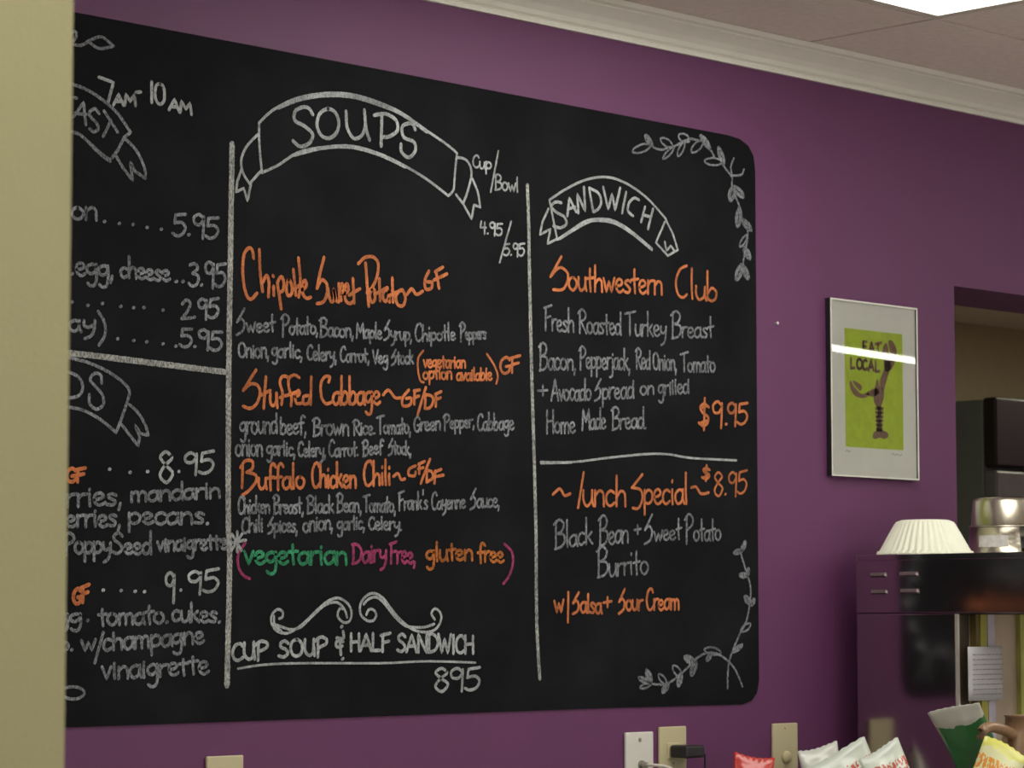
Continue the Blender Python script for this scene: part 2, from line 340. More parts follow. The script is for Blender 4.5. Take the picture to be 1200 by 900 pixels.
def words(name, m, items, label=None, parent=None, strokes=(), w=W1, sw=None):
    if name not in ('price', 'opening_hours'):
        pr_ = [it for it in items if it[0][0] in '$23456789']
        if pr_:
            items = [it for it in items if it not in pr_]
            words('price', m, pr_, parent=parent, w=w)
            if not items and strokes and name == 'menu_line': name = 'leader_dots'
            elif strokes and name == 'menu_line':
                dd = [q for q in strokes if q[0] == '!']; rest = [q for q in strokes if q[0] != '!']
                if dd:
                    strokes = rest; words('leader_dots', m, [], strokes=dd, w=w)
    if not items and not strokes: return
    if name == 'diet_key' and strokes:
        for q in strokes: words('bracket', m, [], strokes=[q], w=w)
        strokes = ()
    bm = bmesh.new()
    for it in items:
        kw = dict(w=w); it = list(it)
        if isinstance(it[-1], dict): kw.update(it.pop())
        word(bm, *it, **kw)
    for s in strokes: stroke(bm, s, sw or w)
    return obj(name, bm, m, parent or board, label=label, kind='stuff' if name == 'leader_dots' else None)
def stroke(bm, s, w):
    s = list(s); sharp = False
    if s[0] == '!': sharp = True; s = s[1:]
    if isinstance(s[-1], float) and s[-1] < .1: w = s.pop()
    ribbon(bm, s if sharp else smooth_path(s, 1.2), w)
def strokes(name, m, L, w, label=None, parent=None):
    bm = bmesh.new()
    for s in L: stroke(bm, s, w)
    return obj(name, bm, m, parent or board, label=label)
def dots(P, r=1.): return [['!', (x-r*.5, y+r*.2), (x+r*.5, y-r*.2)] for x, y in P]

# ---- rules between the columns
strokes('divider_line', GRAINY, [[(272, 169), (270, 300), (268, 436), (267.5, 600), (269, 660), (266, 803)]], .0115, 'thick white chalk line left of the soups')
strokes('divider_line', GRAINY, [[(618, 217), (619.5, 260), (620.5, 320), (623, 433), (625.5, 520), (628, 620), (629, 728), (632.5, 795)]], .0080, 'tall white chalk line left of the sandwiches')
strokes('divider_line', GRAINY, [['!', (66, 412), (120, 418), (200, 428), (264, 436)]], .0100, 'thick white chalk line under the breakfast prices')
strokes('divider_line', WHITE, [[(633.5, 541.3), (665, 541.7), (690, 539.5), (710, 536.8), (755, 532.3), (782, 532.3), (811, 536.8), (863, 539.5)], [(634, 543), (670, 542)]], .0044, 'thin wavy chalk line above the lunch special')
# ---- left column
ban = strokes('menu_banner', GRAY, [[(66, 92), (83, 98), (101.5, 105), (118.7, 116), (136, 131), (145.6, 144), (153, 155)], ['!', (153, 155), (145.6, 161), (138, 176), (131, 185)],
    [(66, 150), (83, 154), (94, 158), (106.5, 169), (118.7, 180), (129, 187)], [(104, 167), (118, 181), (129, 189)], [(147, 163), (158, 174), (165, 186), (170, 200), (170, 209)],
    ['!', (170, 209), (158, 200.5), (152.5, 189.5), (155.5, 211.5), (145, 198), (136, 183)]], .0056, 'chalk ribbon banner of the breakfast list')
strokes('banner_lettering', GRAY, [['!', (66, 112), (90, 115)], ['!', (85.7, 137), (98, 120), (100.5, 146)], ['!', (88, 133), (101, 134)], [(116, 133), (111, 127.5), (104.5, 132), (107, 138), (113, 144), (115, 151), (110, 154.5), (105, 151)],
    ['!', (122, 130), (138, 155)], ['!', (130, 141), (121, 160)]], .0056, parent=ban)
words('opening_hours', WHITE, [('AM', (133, 123), (160, 124), 9, 12.5), ('10', (175, 120), (196, 123.5), 14, 25), ('AM', (198, 128.5), (226, 134.5), 10, 13.5), ('-', (158.5, 116), (167.5, 116), 11)], 'white chalk times reading 7AM-10AM', strokes=[['!', (116, 90.5), (133, 96.5), (126, 122)]], w=.0056)
strokes('leaf_scroll', GRAY, [[(66, 46), (78, 43), (84, 38), (89, 37.5), (89, 44), (84, 50)], [(66, 53), (82, 51.5), (95, 53), (106, 47), (118, 43), (126, 48), (133, 54)], [(104, 49), (112, 55), (120, 57), (133, 54)], ['!', (82, 57), (83, 61)]], .0052, 'chalk scroll with pointed leaf at the top left')
words('menu_line', GRAY, [('on', (83, 256), (116, 258), 14), ('5.95', (202, 275), (258, 279), 15, 25)], 'chalk line ending in 5.95', strokes=dots([(122.5, 259.5), (140, 262), (156, 263), (172.5, 266.5), (189, 268.5)]), w=W2)
words('menu_line', GRAY, [('.egg,', (82, 322), (137, 326), 14.5), ('cheese', (140.5, 325), (201, 330), 12, 24), ('..', (203, 331), (219, 330), 12), ('3.95', (221, 334), (267, 336), 16, 27)], 'chalk line reading egg, cheese 3.95', w=W2)
words('menu_line', GRAY, [('2.95', (212, 373), (258, 371.5), 13, 22)], 'dotted chalk line ending in 2.95', strokes=dots([(84.5, 354), (103, 358), (120, 355.5), (141.5, 359), (156.6, 360.5), (168.8, 360.5), (191, 363.5)]), w=W2)
words('menu_line', GRAY, [('a', (80, 388), (96, 389), 13), ('y', (96, 388), (113, 388), 12), ('5.95', (210, 405), (262, 411), 13, 22)], 'chalk line with a bracket ending in 5.95', strokes=[[(115, 365), (122, 377), (123, 392), (116, 404.5)]]+dots([(137.8, 397), (156.6, 399), (172, 400.7), (191, 403), (206, 405.6)]), w=W2)
ban = strokes('menu_banner', GRAY, [[(66, 417), (80, 419), (103.5, 425), (126.5, 435.5), (144, 448), (151.5, 458.5), (148, 474), (141, 494), (136, 506.6)], [(66, 475), (80, 477), (98, 481), (116, 490.5), (129, 500.7), (136, 506.6)],
    [(151.5, 474), (162, 484), (170, 498), (173.7, 509.7)], ['!', (173.7, 509.7), (165, 508.4), (158, 498), (163.5, 512), (162, 522.5), (152, 510), (143, 498)]], .0054, 'chalk ribbon banner of the salads list')
strokes('banner_lettering', GRAY, [[(66, 434), (80, 436), (92, 442), (97, 453.5), (92, 463.7), (80, 466), (66, 464)], [(119, 449), (118, 439.6), (111, 437.6), (105.5, 445), (112, 453), (120, 463), (121, 474), (113, 479.5), (105, 473), (104.7, 462.4)]], .0054, parent=ban)
words('diet_note', ORANGE, [('GF', (77, 565), (101, 564), 9, 15)], 'orange GF beside the price 8.95', w=.0062)
words('menu_line', WHITE, [('8', (185, 566), (207, 566), 25, 37), ('.', (208, 553), (213, 553), 10), ('95', (215, 556), (252, 553), 14, 25)], 'dotted chalk line ending in 8.95', strokes=dots([(128.5, 550), (152.5, 553.6), (173, 552.6)]), w=W2)
words('menu_line', GRAY, [('rries,', (77, 594), (147, 591), 14), ('mandarin', (152.5, 588), (260, 583), 11.5, 20)], 'chalk line reading rries, mandarin', w=W2)
words('menu_line', GRAY, [('erries,', (77, 617), (145, 617), 13), ('pecans.', (149.5, 614), (248, 614), 13)], 'chalk line reading erries, pecans', w=W2)
words('menu_line', GRAY, [('Poppy', (75, 648), (132, 649), 13, 22), ('Seed', (131, 649), (179, 649), 12, 25, dict(script=False)), ('vinaigrette', (184, 646), (268, 643), 11, 17)], 'chalk line reading Poppy Seed vinaigrette', w=W2)
words('diet_note', ORANGE, [('GF', (85, 708), (106, 705), 12, 18)], 'orange GF beside the price 9.95', w=.0066)
words('menu_line', WHITE, [('9', (193, 703), (209, 703), 22, 33), ('.', (210, 692), (215, 692), 10), ('95', (219, 695), (258, 692), 15, 25)], 'dotted chalk line ending in 9.95', strokes=dots([(121, 691.6), (142, 692), (158.4, 693), (169.4, 693.3)]), w=W2)
words('menu_line', GRAY, [('gg', (66, 731), (97, 730), 11), ('.', (101, 728), (106, 728), 10), ('tomato.', (115, 733), (200, 730), 13, 22), ('cukes.', (201, 728), (261, 730), 12, 21)], 'chalk line reading tomato. cukes.', w=W2)
words('menu_line', GRAY, [('o.', (68, 762), (88, 762), 10), ('w', (94.5, 763), (114, 762), 12), ('champagne', (120, 763), (241, 753), 13, 20)], 'chalk line reading w/ champagne', strokes=[['!', (121, 741), (111, 777)]], w=W2)
words('menu_line', GRAY, [('vinaigrette', (119, 796), (247, 789), 14, 21)], 'chalk line reading vinaigrette above the bottom edge', w=W2)
strokes('leaf_scroll', GRAY, [[(66, 812), (72, 808), (82, 805), (93, 806), (99, 812), (93, 818), (82, 819), (72, 815), (66, 811)]], .005, 'oval chalk leaf at the bottom left')
strokes('star_mark', WHITE, [['!', (266, 637), (288, 633)], ['!', (272, 626), (283, 645)], ['!', (284, 625), (271, 645)], ['!', (278, 623), (278, 647)]], .0052, 'white chalk star on the dividing line')
# ---- soups column
ban = strokes('menu_banner', WHITE, [[(303.5, 144), (320, 129), (347, 115.5), (380, 109.5), (410, 110.4), (440, 118.5), (470, 132), (500, 153), (524, 169.5), (535.5, 179.4)],
    [(326, 127), (350, 117.5), (380, 112.5), (412, 114), (445, 123.5), (472, 135), (500, 155)], [(306.5, 202.5), (326, 193.5), (350, 178.5), (380, 172.5), (410, 171), (440, 178.5), (470, 192), (500, 210), (525.5, 229.5)],
    [(345, 182), (378, 174), (412, 173), (445, 182), (475, 196)], [(303.5, 144), (304, 170), (307, 202.5)], [(535.5, 179.4), (533, 204), (531.5, 222), (525.5, 229.5)],
    [(302, 157.5), (288.5, 172.5), (282.5, 189), (285.5, 204), (293, 216)], ['!', (282.5, 199.5), (278, 213), (276.5, 225), (285.5, 220.5), (290, 235.5), (294.5, 213), (305, 201)],
    [(535.5, 184.5), (546.5, 187.5), (552.5, 201), (549.5, 219), (543.5, 237)], ['!', (534.5, 228), (543.5, 240), (552.5, 256.5), (555.5, 240), (563, 243), (560, 225), (554, 210)]], .0050, 'chalk ribbon banner reading SOUPS')
strokes('banner_lettering', WHITE, [[(366.5, 134), (362, 127), (355, 125.4), (346, 130.5), (345.5, 141), (357, 148), (366.5, 157.5), (362, 168), (351.5, 171.6), (343.4, 165)],
    [(384.5, 127.6), (375, 133), (371.5, 146), (376, 158), (385, 162), (394, 156), (397, 144), (393, 132), (384.5, 127.6)], [(405.5, 130.5), (407, 150), (414.5, 162), (423.5, 159), (428, 147), (427, 129)], [(427, 129), (429, 150), (433, 164)],
    ['!', (447.5, 135), (446.6, 171)], [(438.5, 135), (452, 133.5), (464, 141), (465.5, 153), (455, 160.5), (447, 160)], [(486.5, 152), (484, 146), (479, 144.5), (471.5, 148.5), (473, 160.5), (485, 166.5), (486.5, 177), (479, 184.5), (470.5, 178), (470, 169)]], .0068, parent=ban)
words('size_note', WHITE, [('Cup', (553.5, 196), (577, 199), 8, 15), ('Bowl', (580, 222), (609, 225), 9, 17)], 'small chalk note reading Cup/Bowl', strokes=[['!', (584, 177), (575, 225)]], w=.004)
words('price', WHITE, [('4.95', (562, 273), (590, 276), 9, 14), ('5.95', (590, 299), (616, 300), 9, 14)], 'small chalk prices reading 4.95/5.95', strokes=[['!', (599, 259.5), (585.5, 307.5)]], w=.004)
CH = [[(297.2, 302.5), (295.7, 293.5), (292, 290.5), (286.7, 296.5), (284.5, 310), (285.2, 329.5), (289, 346), (294.2, 350.5), (301, 343.7)], [(304, 292.7), (304.7, 317.5), (307.7, 341.5)], [(308, 331), (312.2, 322.7), (315.2, 331), (314.5, 347.5)],
 ['!', (320.5, 335.5), (320.8, 346)], ['!', (320, 323), (320.5, 324)], ['!', (325, 331), (329.5, 361.7)], [(325, 331), (329.5, 324.2), (332.5, 331), (331.7, 340), (327.2, 343)], [(338.5, 328), (335.5, 335.5), (337, 346), (341.5, 344.5), (342.2, 335.5), (338.5, 328)],
 ['!', (343.7, 316), (346.7, 346)], ['!', (343, 340), (353.5, 332.5)], [(349.7, 302.5), (352, 331), (350, 348)], [(353.5, 340), (358.7, 335.5), (358, 328.7), (354.2, 332.5), (355, 344.5), (359.5, 349.7), (364, 348.2)],
 [(379.7, 301.7), (375, 320), (371.5, 337.7)], [(371.5, 337.7), (376.7, 328), (382.7, 332.5), (383.5, 343), (379, 353.5), (371.5, 355.7)], [(384.2, 337), (385, 344.5), (388, 353.5), (391.7, 350.5), (391, 338.5), (394, 352), (397.7, 352), (397, 332.5)],
 [(399.2, 344.5), (403, 338.5), (400.7, 332.5), (398.5, 340), (400, 352)], [(403.7, 344.5), (408.2, 340), (406.7, 332.5), (403.7, 340), (405.2, 352), (409.7, 355.7), (413.5, 353.5)], ['!', (413.5, 326.5), (415, 355)], ['!', (409, 346), (421.7, 338.5)],
 ['!', (428.4, 308.3), (432, 358.7)], [(420, 309), (427.5, 302), (436.7, 301), (443, 308.3), (442, 323), (436.7, 335.8), (430, 343)], [(435.8, 339.5), (433, 346.8), (435.8, 354), (439.4, 350.5), (438.5, 339.5), (435.8, 339.5)],
 ['!', (444.5, 326.7), (445.5, 352.3)], ['!', (439, 345), (454, 337)], [(454.3, 339.5), (449.5, 342), (449, 350), (452, 353.3), (455.5, 347.7), (455.5, 339.5), (456.5, 354)], ['!', (459.6, 325.8), (460.5, 354)], ['!', (455, 346.8), (471.5, 339.5)],
 [(470.6, 339.5), (464, 346.8), (466, 357), (472.4, 357.8), (475, 348.7), (470.6, 339.5)], [(477, 345), (482.5, 338.6), (488, 345), (495.3, 341.3)], [(502.7, 317.5), (498, 328.5), (499, 338.6), (505.4, 337.7), (506.3, 331.3), (500.8, 330.3)],
 ['!', (511, 319), (514.6, 337.7)], ['!', (510, 318.4), (519, 313)], ['!', (508, 328.5), (523.7, 321)]]
strokes('menu_heading', ORANGE, CH, W3, 'orange chalk heading reading Chipotle Sweet Potato ~ GF')
words('menu_line', GRAY, [('Sweet', (277, 390), (324, 388), 10, 24), ('Potato,', (330, 392), (375, 391), 9.5, 22), ('Bacon,', (375, 394), (417, 395), 10, 22), ('Maple', (417.5, 396), (449, 397), 9, 18), ('Syrup,', (450, 397), (485, 399), 9, 18), ('Chipotle', (486, 400), (535, 398), 9, 20), ('Peppers', (539, 398), (571, 397), 8, 19)], 'first ingredient line under Chipotle Sweet Potato')
words('menu_line', GRAY, [('Onion,', (279, 419), (318, 419), 11, 17), ('garlic,', (318, 418), (357, 420), 10, 17), ('Celery,', (359.5, 422), (397, 423), 10, 18), ('Carrot,', (398.5, 424), (435, 424), 9, 18), ('Veg', (436.7, 426), (456, 426), 9, 16), ('Stock', (458.7, 427), (486, 426), 9, 15)], 'second ingredient line under Chipotle Sweet Potato')
words('diet_note', ORANGE, [('vegetarian', (496, 431), (547, 431), 8.5, 15), ('option', (495.7, 444.5), (531, 444), 8.5, 14), ('available', (535, 446), (578, 445), 8.5, 14), ('GF', (585, 438), (611, 436), 12, 18, dict(w=.0056))], 'orange note in brackets reading vegetarian option available, GF',
    strokes=[[(496, 411), (490, 420), (490, 435), (492.6, 446), (496.5, 448)], [(570.5, 414.7), (578.8, 427.5), (583.3, 440), (581.5, 449.5)]], w=W1)
ST = [['!', (300, 433.5), (285, 457.5)], [(285, 457.5), (293.5, 450), (301.7, 451.5), (304.7, 460.5), (301, 472.5), (293.5, 478.5), (285, 476)], ['!', (311.5, 441.7), (309, 478.5)], ['!', (304.7, 463.5), (316.7, 457.5)],
 [(316.7, 460.5), (316.7, 471), (319.7, 475.5), (323.5, 471), (324, 460.5)], ['!', (324, 460.5), (325, 477.7)], [(337, 441.7), (331, 441), (328, 448.5), (331, 460.5), (330, 474)], [(350.5, 442.5), (344.5, 439.5), (338.5, 444), (338.5, 454.5), (341.5, 465), (341, 475.5)],
 ['!', (328, 466), (349, 459)], [(346, 465), (351, 462), (349.7, 457.5), (346, 463.5), (347.5, 472.5), (353.5, 472.5)], [(361, 463.5), (355.7, 465), (355.7, 473), (361, 472.5), (363, 466.5)], ['!', (364.7, 441.7), (364, 474)],
 [(385, 447.7), (386.5, 441.7), (380.5, 441.7), (376, 450), (376.7, 465), (382, 473), (389.5, 471)], [(449, 462.7), (455.3, 457.2), (463, 466), (469.6, 466)], [(479, 457), (472, 466), (472, 475.4), (480.7, 474), (481.5, 466.7), (476, 467)],
 ['!', (486, 458), (485.4, 473.8)], ['!', (485, 458), (491.7, 457)], ['!', (484, 466.7), (491, 464)], ['!', (499, 454), (489.4, 485.7)], ['!', (498.5, 462.7), (498, 478.6)], [(498, 462), (506, 464.3), (507.6, 470.7), (503.6, 477.8), (498, 478.6)],
 ['!', (510.7, 462.7), (510.7, 476.2)], ['!', (510, 462), (517, 458.8)], ['!', (509, 469), (516.3, 466)]]
words('menu_heading', ORANGE, [('abbage', (389.5, 474), (448, 474), 14.5, 32, dict(wob=.15))], 'orange chalk heading reading Stuffed Cabbage ~ GF/DF', strokes=ST, w=W3-.0006)
words('menu_line', GRAY, [('ground', (281, 508), (327, 508), 13, 22), ('beef,', (328, 509), (362, 508), 12, 20), ('Brown', (367, 510), (411, 510), 12, 20), ('Rice.', (414, 509), (442, 509), 10, 16), ('Tomato,', (442, 508), (484, 508), 10, 20), ('Green', (484.6, 506), (518, 503), 9.5, 17), ('Pepper,', (520, 503), (558, 500), 8.5, 17), ('Cabbage', (559, 505), (604, 503), 10, 20)], 'first ingredient line under Stuffed Cabbage')
words('menu_line', GRAY, [('onion', (276, 534), (310, 534), 13), ('garlic,', (312, 533), (349, 534), 10, 17), ('Celery,', (349, 535), (384, 535), 9.5, 17), ('Carrot.', (385, 535), (422, 534), 9, 19), ('Beef', (425, 534), (450, 531), 9.5, 17), ('Stock,', (455, 532), (484, 533), 9, 16)], 'second ingredient line under Stuffed Cabbage')
BU = [['!', (284.5, 546), (283.7, 571.5)], [(282, 548), (287.5, 540), (295.7, 540.7), (295.7, 549), (289, 553.5)], [(289, 553.5), (299.5, 556.5), (300, 564), (292, 574.5), (283.7, 580.5)],
 [(461, 558.4), (466.4, 555), (470, 562), (474.4, 561)], [(487, 546), (479.8, 549.5), (479, 556.7), (486, 557.5), (487, 553)], ['!', (491.3, 544), (491.3, 555)], ['!', (490.4, 544), (497.5, 540.7)], ['!', (490, 549.5), (496, 548)],
 ['!', (503.8, 538), (493, 566.4)], ['!', (500, 552), (500, 564.7)], [(500, 551), (506, 553), (507, 560), (500, 565)], ['!', (510, 552), (509, 566.4)], ['!', (507.3, 559.3), (519.8, 556.7)], ['!', (509.6, 553), (517, 550)]]
words('menu_heading', ORANGE, [('uffalo', (302, 573), (359, 572), 13, 29), ('Chicken', (365, 571), (420, 571), 14, 28), ('Chili', (425.5, 570), (460, 567), 13, 28)], 'orange chalk heading reading Buffalo Chicken Chili ~ GF/DF', strokes=BU, w=W3-.0008)
words('menu_line', GRAY, [('Chicken', (279, 602), (318, 601), 10, 20), ('Breast,', (320.5, 602), (358, 601), 10, 20), ('Black', (360, 601), (393, 601), 10, 20), ('Bean,', (395, 600), (426, 600), 10, 20), ('Tomato,', (426, 600), (466, 600), 10, 19), ("Frank's", (467, 598), (503, 596), 10, 21), ('Cayenne', (505.5, 597), (547, 595), 9.5, 20), ('Sauce,', (551, 595), (588, 594), 10, 19)], 'first ingredient line under Buffalo Chicken Chili')
words('menu_line', GRAY, [('Chili', (283, 625), (310, 622), 10, 18), ('Spices,', (314, 624), (351, 623), 9.5, 16), ('onion,', (355, 624), (393, 620), 11), ('garlic,', (395, 621), (430, 620), 9.5, 16), ('Celery.', (431.5, 620), (473, 622), 9.5, 15)], 'second ingredient line under Buffalo Chicken Chili')
words('diet_key', GREEN, [('vegetarian', (285.5, 661), (409, 661), 14, 25, dict(wob=.2))], 'green chalk word reading vegetarian', w=.0062)
words('diet_key', PINK, [('Dairy', (413, 660), (455, 658), 13, 23), ('Free,', (457, 660), (490, 660), 13, 24)], 'pink chalk words Dairy Free inside large brackets', strokes=[[(287.5, 636), (279, 651), (280, 666), (286, 675), (292.7, 678)], [(591, 637.5), (599.8, 647), (600.7, 661.5), (596, 675.8), (590, 683.8)]], w=.0056)
words('diet_key', AMBER, [('gluten', (499, 658), (556, 656), 12, 21), ('free', (560, 658), (592, 659), 11.5, 23)], 'amber chalk words reading gluten free', w=.0058)
strokes('scroll_flourish', WHITE, [[(327.2, 725), (331, 722.8), (331, 716.6), (325, 714.2), (318.7, 720.4), (318, 729.8), (324, 739), (335, 742.2), (346, 737.6), (358.3, 728.2), (374, 712.7), (386.3, 703.3), (397.2, 701), (408, 708), (412, 719), (409, 728.2), (402, 729), (395.7, 722), (398, 713.4), (402.7, 713.4)],
    [(319.5, 731), (330, 734.5), (340, 737.6), (352, 735), (366, 722), (380, 709.6), (392.6, 705.7), (400.3, 709.6), (405, 717.3), (406.6, 723.6)], [(321, 722), (322, 732), (330, 740)]], .0048, 'left half of the chalk scroll flourish')
strokes('scroll_flourish', WHITE, [[(429.3, 720.4), (432.4, 714.2), (438, 715), (441, 721), (437, 727.4), (429.3, 726.7), (422.3, 719), (423, 706.4), (431, 697), (440, 695.6), (449.6, 701.8), (459, 714.2), (471.3, 728.2), (485.3, 738.3), (501, 740.7), (511.8, 736), (517.2, 725), (515, 716.6), (509.5, 713.4), (505.6, 719), (509.5, 726)],
    [(426.2, 708), (432.4, 701.8), (441.8, 700.2), (451, 708), (462, 722), (474.4, 733), (487, 735.2), (499.3, 734.5), (508.7, 731.3)]], .0048, 'right half of the chalk scroll flourish')
words('menu_heading', WHITE, [('CUP', (271.5, 774), (316, 770), 14, 19, dict(script=False)), ('SOUP', (326, 770), (385, 767), 14, 19, dict(script=False)), ('HALF', (410, 763), (459, 763), 14, 20), ('SANDWICH', (465, 764), (558, 766), 14, 21, dict(script=False))], 'white chalk capitals reading CUP SOUP & HALF SANDWICH',
    strokes=[['!', (400, 734.7), (401, 734)], [(402, 740), (402.5, 748), (394.5, 747.5)], [(402, 752), (394.5, 751.5), (394.5, 758), (401, 757)], ['!', (398.5, 752), (399.5, 767)], ['!', (401, 772.5), (402, 771.5)]], w=.0060)
strokes('underline', WHITE, [[(279, 783.5), (311.7, 778.8), (358.3, 777.2), (445, 777.2), (500, 775), (557, 776.5)]], .0040, 'chalk line under CUP SOUP & HALF SANDWICH')
words('price', WHITE, [('895', (508, 810), (564, 807), 15, 26)], 'white chalk price 8.95 below the underline', w=.0056)
# ---- sandwich column
ban = strokes('menu_banner', WHITE, [[(643.8, 234.3), (661.3, 222.7), (682.3, 212.2), (703.3, 207.5), (722, 209.8), (743, 220.3), (761.7, 235.5), (780.3, 256.5)], [(653, 281), (668.3, 270.5), (687, 258.8), (705.7, 256.5), (722, 260), (740.7, 271.7), (764, 291.5)],
    [(656, 280), (688, 261), (706, 259), (723, 263), (742, 275), (764, 293)], [(643.8, 234.3), (648.5, 257.7), (653, 281)], ['!', (642.7, 244.8), (635.7, 260), (632.6, 275.2), (645, 268.2), (641.5, 285.7), (653, 279.8)],
    ['!', (779, 260), (768.7, 284.5), (782.7, 299.7), (794.3, 292.7), (788.5, 274), (780.3, 257.7)], ['!', (779, 283.3), (781, 294), (786, 288), (789.7, 293)]], .0048, 'chalk ribbon banner reading SANDWICH')
strokes('banner_lettering', WHITE, [[(657.8, 237.8), (650.8, 236.7), (646.2, 242.5), (653.2, 249.5), (661.3, 254.2), (663.7, 262.3), (656.7, 267), (648.5, 264.7)], ['!', (664.8, 253), (667.2, 232), (675.3, 248.3)], ['!', (666, 244.8), (674, 242.5)], ['!', (677.7, 249.5), (676.5, 227.3), (685.8, 247.2), (684.2, 219.2)],
    ['!', (690.5, 221.5), (695.2, 248.3)], [(690.5, 220.3), (701, 226.2), (704.5, 236.7), (701, 244.8), (695.2, 248.3)], ['!', (706.8, 219.2), (712.7, 244.8), (717.3, 227.3), (720.8, 246), (726.7, 220.3)], ['!', (733.7, 225), (729, 249.5)],
    [(748.8, 234.3), (743, 232), (737.2, 237.8), (736, 247.2), (741.8, 253)], ['!', (755.8, 242.5), (751.2, 260)], ['!', (765.2, 244.8), (759.3, 268.2)], ['!', (753.5, 251.8), (762.8, 254.2)]], .0058, parent=ban)
words('menu_heading', ORANGE, [('outhwestern', (666, 340), (779, 345), 15, 31, dict(wob=.2)), ('lub', (808, 350), (843, 354), 15, 34)], 'orange chalk heading reading Southwestern Club', strokes=[['!', (657.8, 300.8), (645, 324.2)], [(645, 324.2), (655.5, 313.7), (664.8, 319.5), (664.8, 330), (659, 339.3), (648.5, 339.3)], [(804.8, 311.3), (796.7, 316), (792, 330), (794.3, 344), (800, 348.7), (804.8, 345)]], w=.0056)
words('menu_line', GRAY, [('Fresh', (638, 387), (675, 389), 13, 27), ('Roasted', (678, 390), (730, 393), 12.5, 26), ('Turkey', (733, 392), (783, 395), 13, 27), ('Breast', (787, 396), (838, 395), 12, 29)], 'chalk line reading Fresh Roasted Turkey Breast', w=.0046)
words('menu_line', GRAY, [('Bacon,', (632, 433), (678, 434), 13, 29), ('Pepperjack,', (679, 431), (742, 434), 13, 24), ('Red', (745, 431), (764, 433), 12, 22), ('Onion,', (765, 433), (796, 434), 12, 20), ('Tomato', (798, 436), (840, 436), 11, 22)], 'chalk line reading Bacon, Pepperjack, Red Onion, Tomato', w=.0046)
words('menu_line', GRAY, [('+', (630, 466), (644, 466), 11), ('Avocado', (646, 470), (695, 469), 13, 26), ('Spread', (697, 468), (745, 466), 13, 20), ('on', (750, 463), (768, 462), 10), ('grilled', (771, 463), (809, 461), 11, 16)], 'chalk line reading + Avocado Spread on grilled', w=.0046)
words('menu_line', GRAY, [('Home', (640, 508), (676, 507), 12, 26), ('Made', (682, 504), (712, 502), 12, 24), ('Bread.', (717, 503), (760, 502), 12, 24)], 'chalk line reading Home Made Bread.', w=.0046)
words('price', ORANGE, [('$9', (818, 499), (850, 499), 18, 28), ('95', (852, 497), (879, 497), 18, 25)], 'orange chalk price $9.95', strokes=dots([(851, 497)]), w=.0058)
words('menu_heading', ORANGE, [('unch', (682, 593), (737, 593), 18, 36, dict(wob=.15)), ('pecial', (754, 591), (809, 590), 17, 36, dict(wob=.15)), ('$', (822, 561), (835, 561), 10, 14), ('8.95', (836, 582), (878, 577), 16, 27, dict(w=.0048))], 'orange chalk heading reading lunch Special $8.95',
    strokes=[[(648, 579.5), (656, 572.8), (661.6, 580.6), (668.4, 578.4)], ['!', (684, 553.6), (677.4, 595)], ['!', (752.8, 556), (740.4, 571.6)], [(741.5, 571.6), (750.5, 574), (752.8, 584), (748.3, 595.3), (741.5, 595.3)], [(810, 571.6), (815.8, 570.5), (821.4, 578.4), (830.4, 577.3)]], w=.0056)
words('menu_line', GRAY, [('Black', (650, 642), (697, 637), 14, 31), ('Bean', (702, 639), (739, 635), 14, 32), ('+', (743, 628), (753, 627), 10), ('Sweet', (755, 635), (800, 631), 11, 27), ('Potato', (803, 634), (847, 633), 12, 29)], 'chalk line reading Black Bean + Sweet Potato', w=.0048)
words('menu_line', GRAY, [('Burrito', (700, 676), (762, 672), 14, 32)], 'chalk word reading Burrito', w=.0048)
words('menu_line', ORANGE, [('w', (649, 718), (663, 717), 14), ('Salsa', (671, 717), (707, 719), 12, 21), ('+', (707, 714), (719, 713), 11), ('Sour', (725, 717), (755, 714), 12, 23), ('Cream', (757, 715), (798, 714), 12, 25)], 'orange chalk line reading w/ Salsa + Sour Cream', strokes=[['!', (666, 694), (665.5, 729)]], w=.0054)
# ---- leaf vines
def leaf(bm, a, b, wd, fill, base):
    sc = 1/4.283; a = Vector((base[0]+a[0]*sc, base[1]+a[1]*sc)); b = Vector((base[0]+b[0]*sc, base[1]+b[1]*sc)); d = b-a; n = Vector((-d.y, d.x)).normalized()*wd*sc*.5
    for k in ((1, .45) if fill else (1,)):
        P = [b, b.lerp(a, .35)+n*k, b.lerp(a, .75)+n*k*.9, a, b.lerp(a, .75)-n*k*.9, b.lerp(a, .35)-n*k, b]
        ribbon(bm, smooth_path([tuple(p) for p in P], 1.2), .0040 if not fill else .0048, jit=.2)
def vine(stems, leaves, base, label):
    bm = bmesh.new()
    for s in stems: ribbon(bm, smooth_path([(base[0]+x/4.283, base[1]+y/4.283) for x, y in s], 1.2), .0046, jit=.2)
    for l in leaves: leaf(bm, *l, base)
    obj('leaf_vine', bm, GRAY, board, label=label)
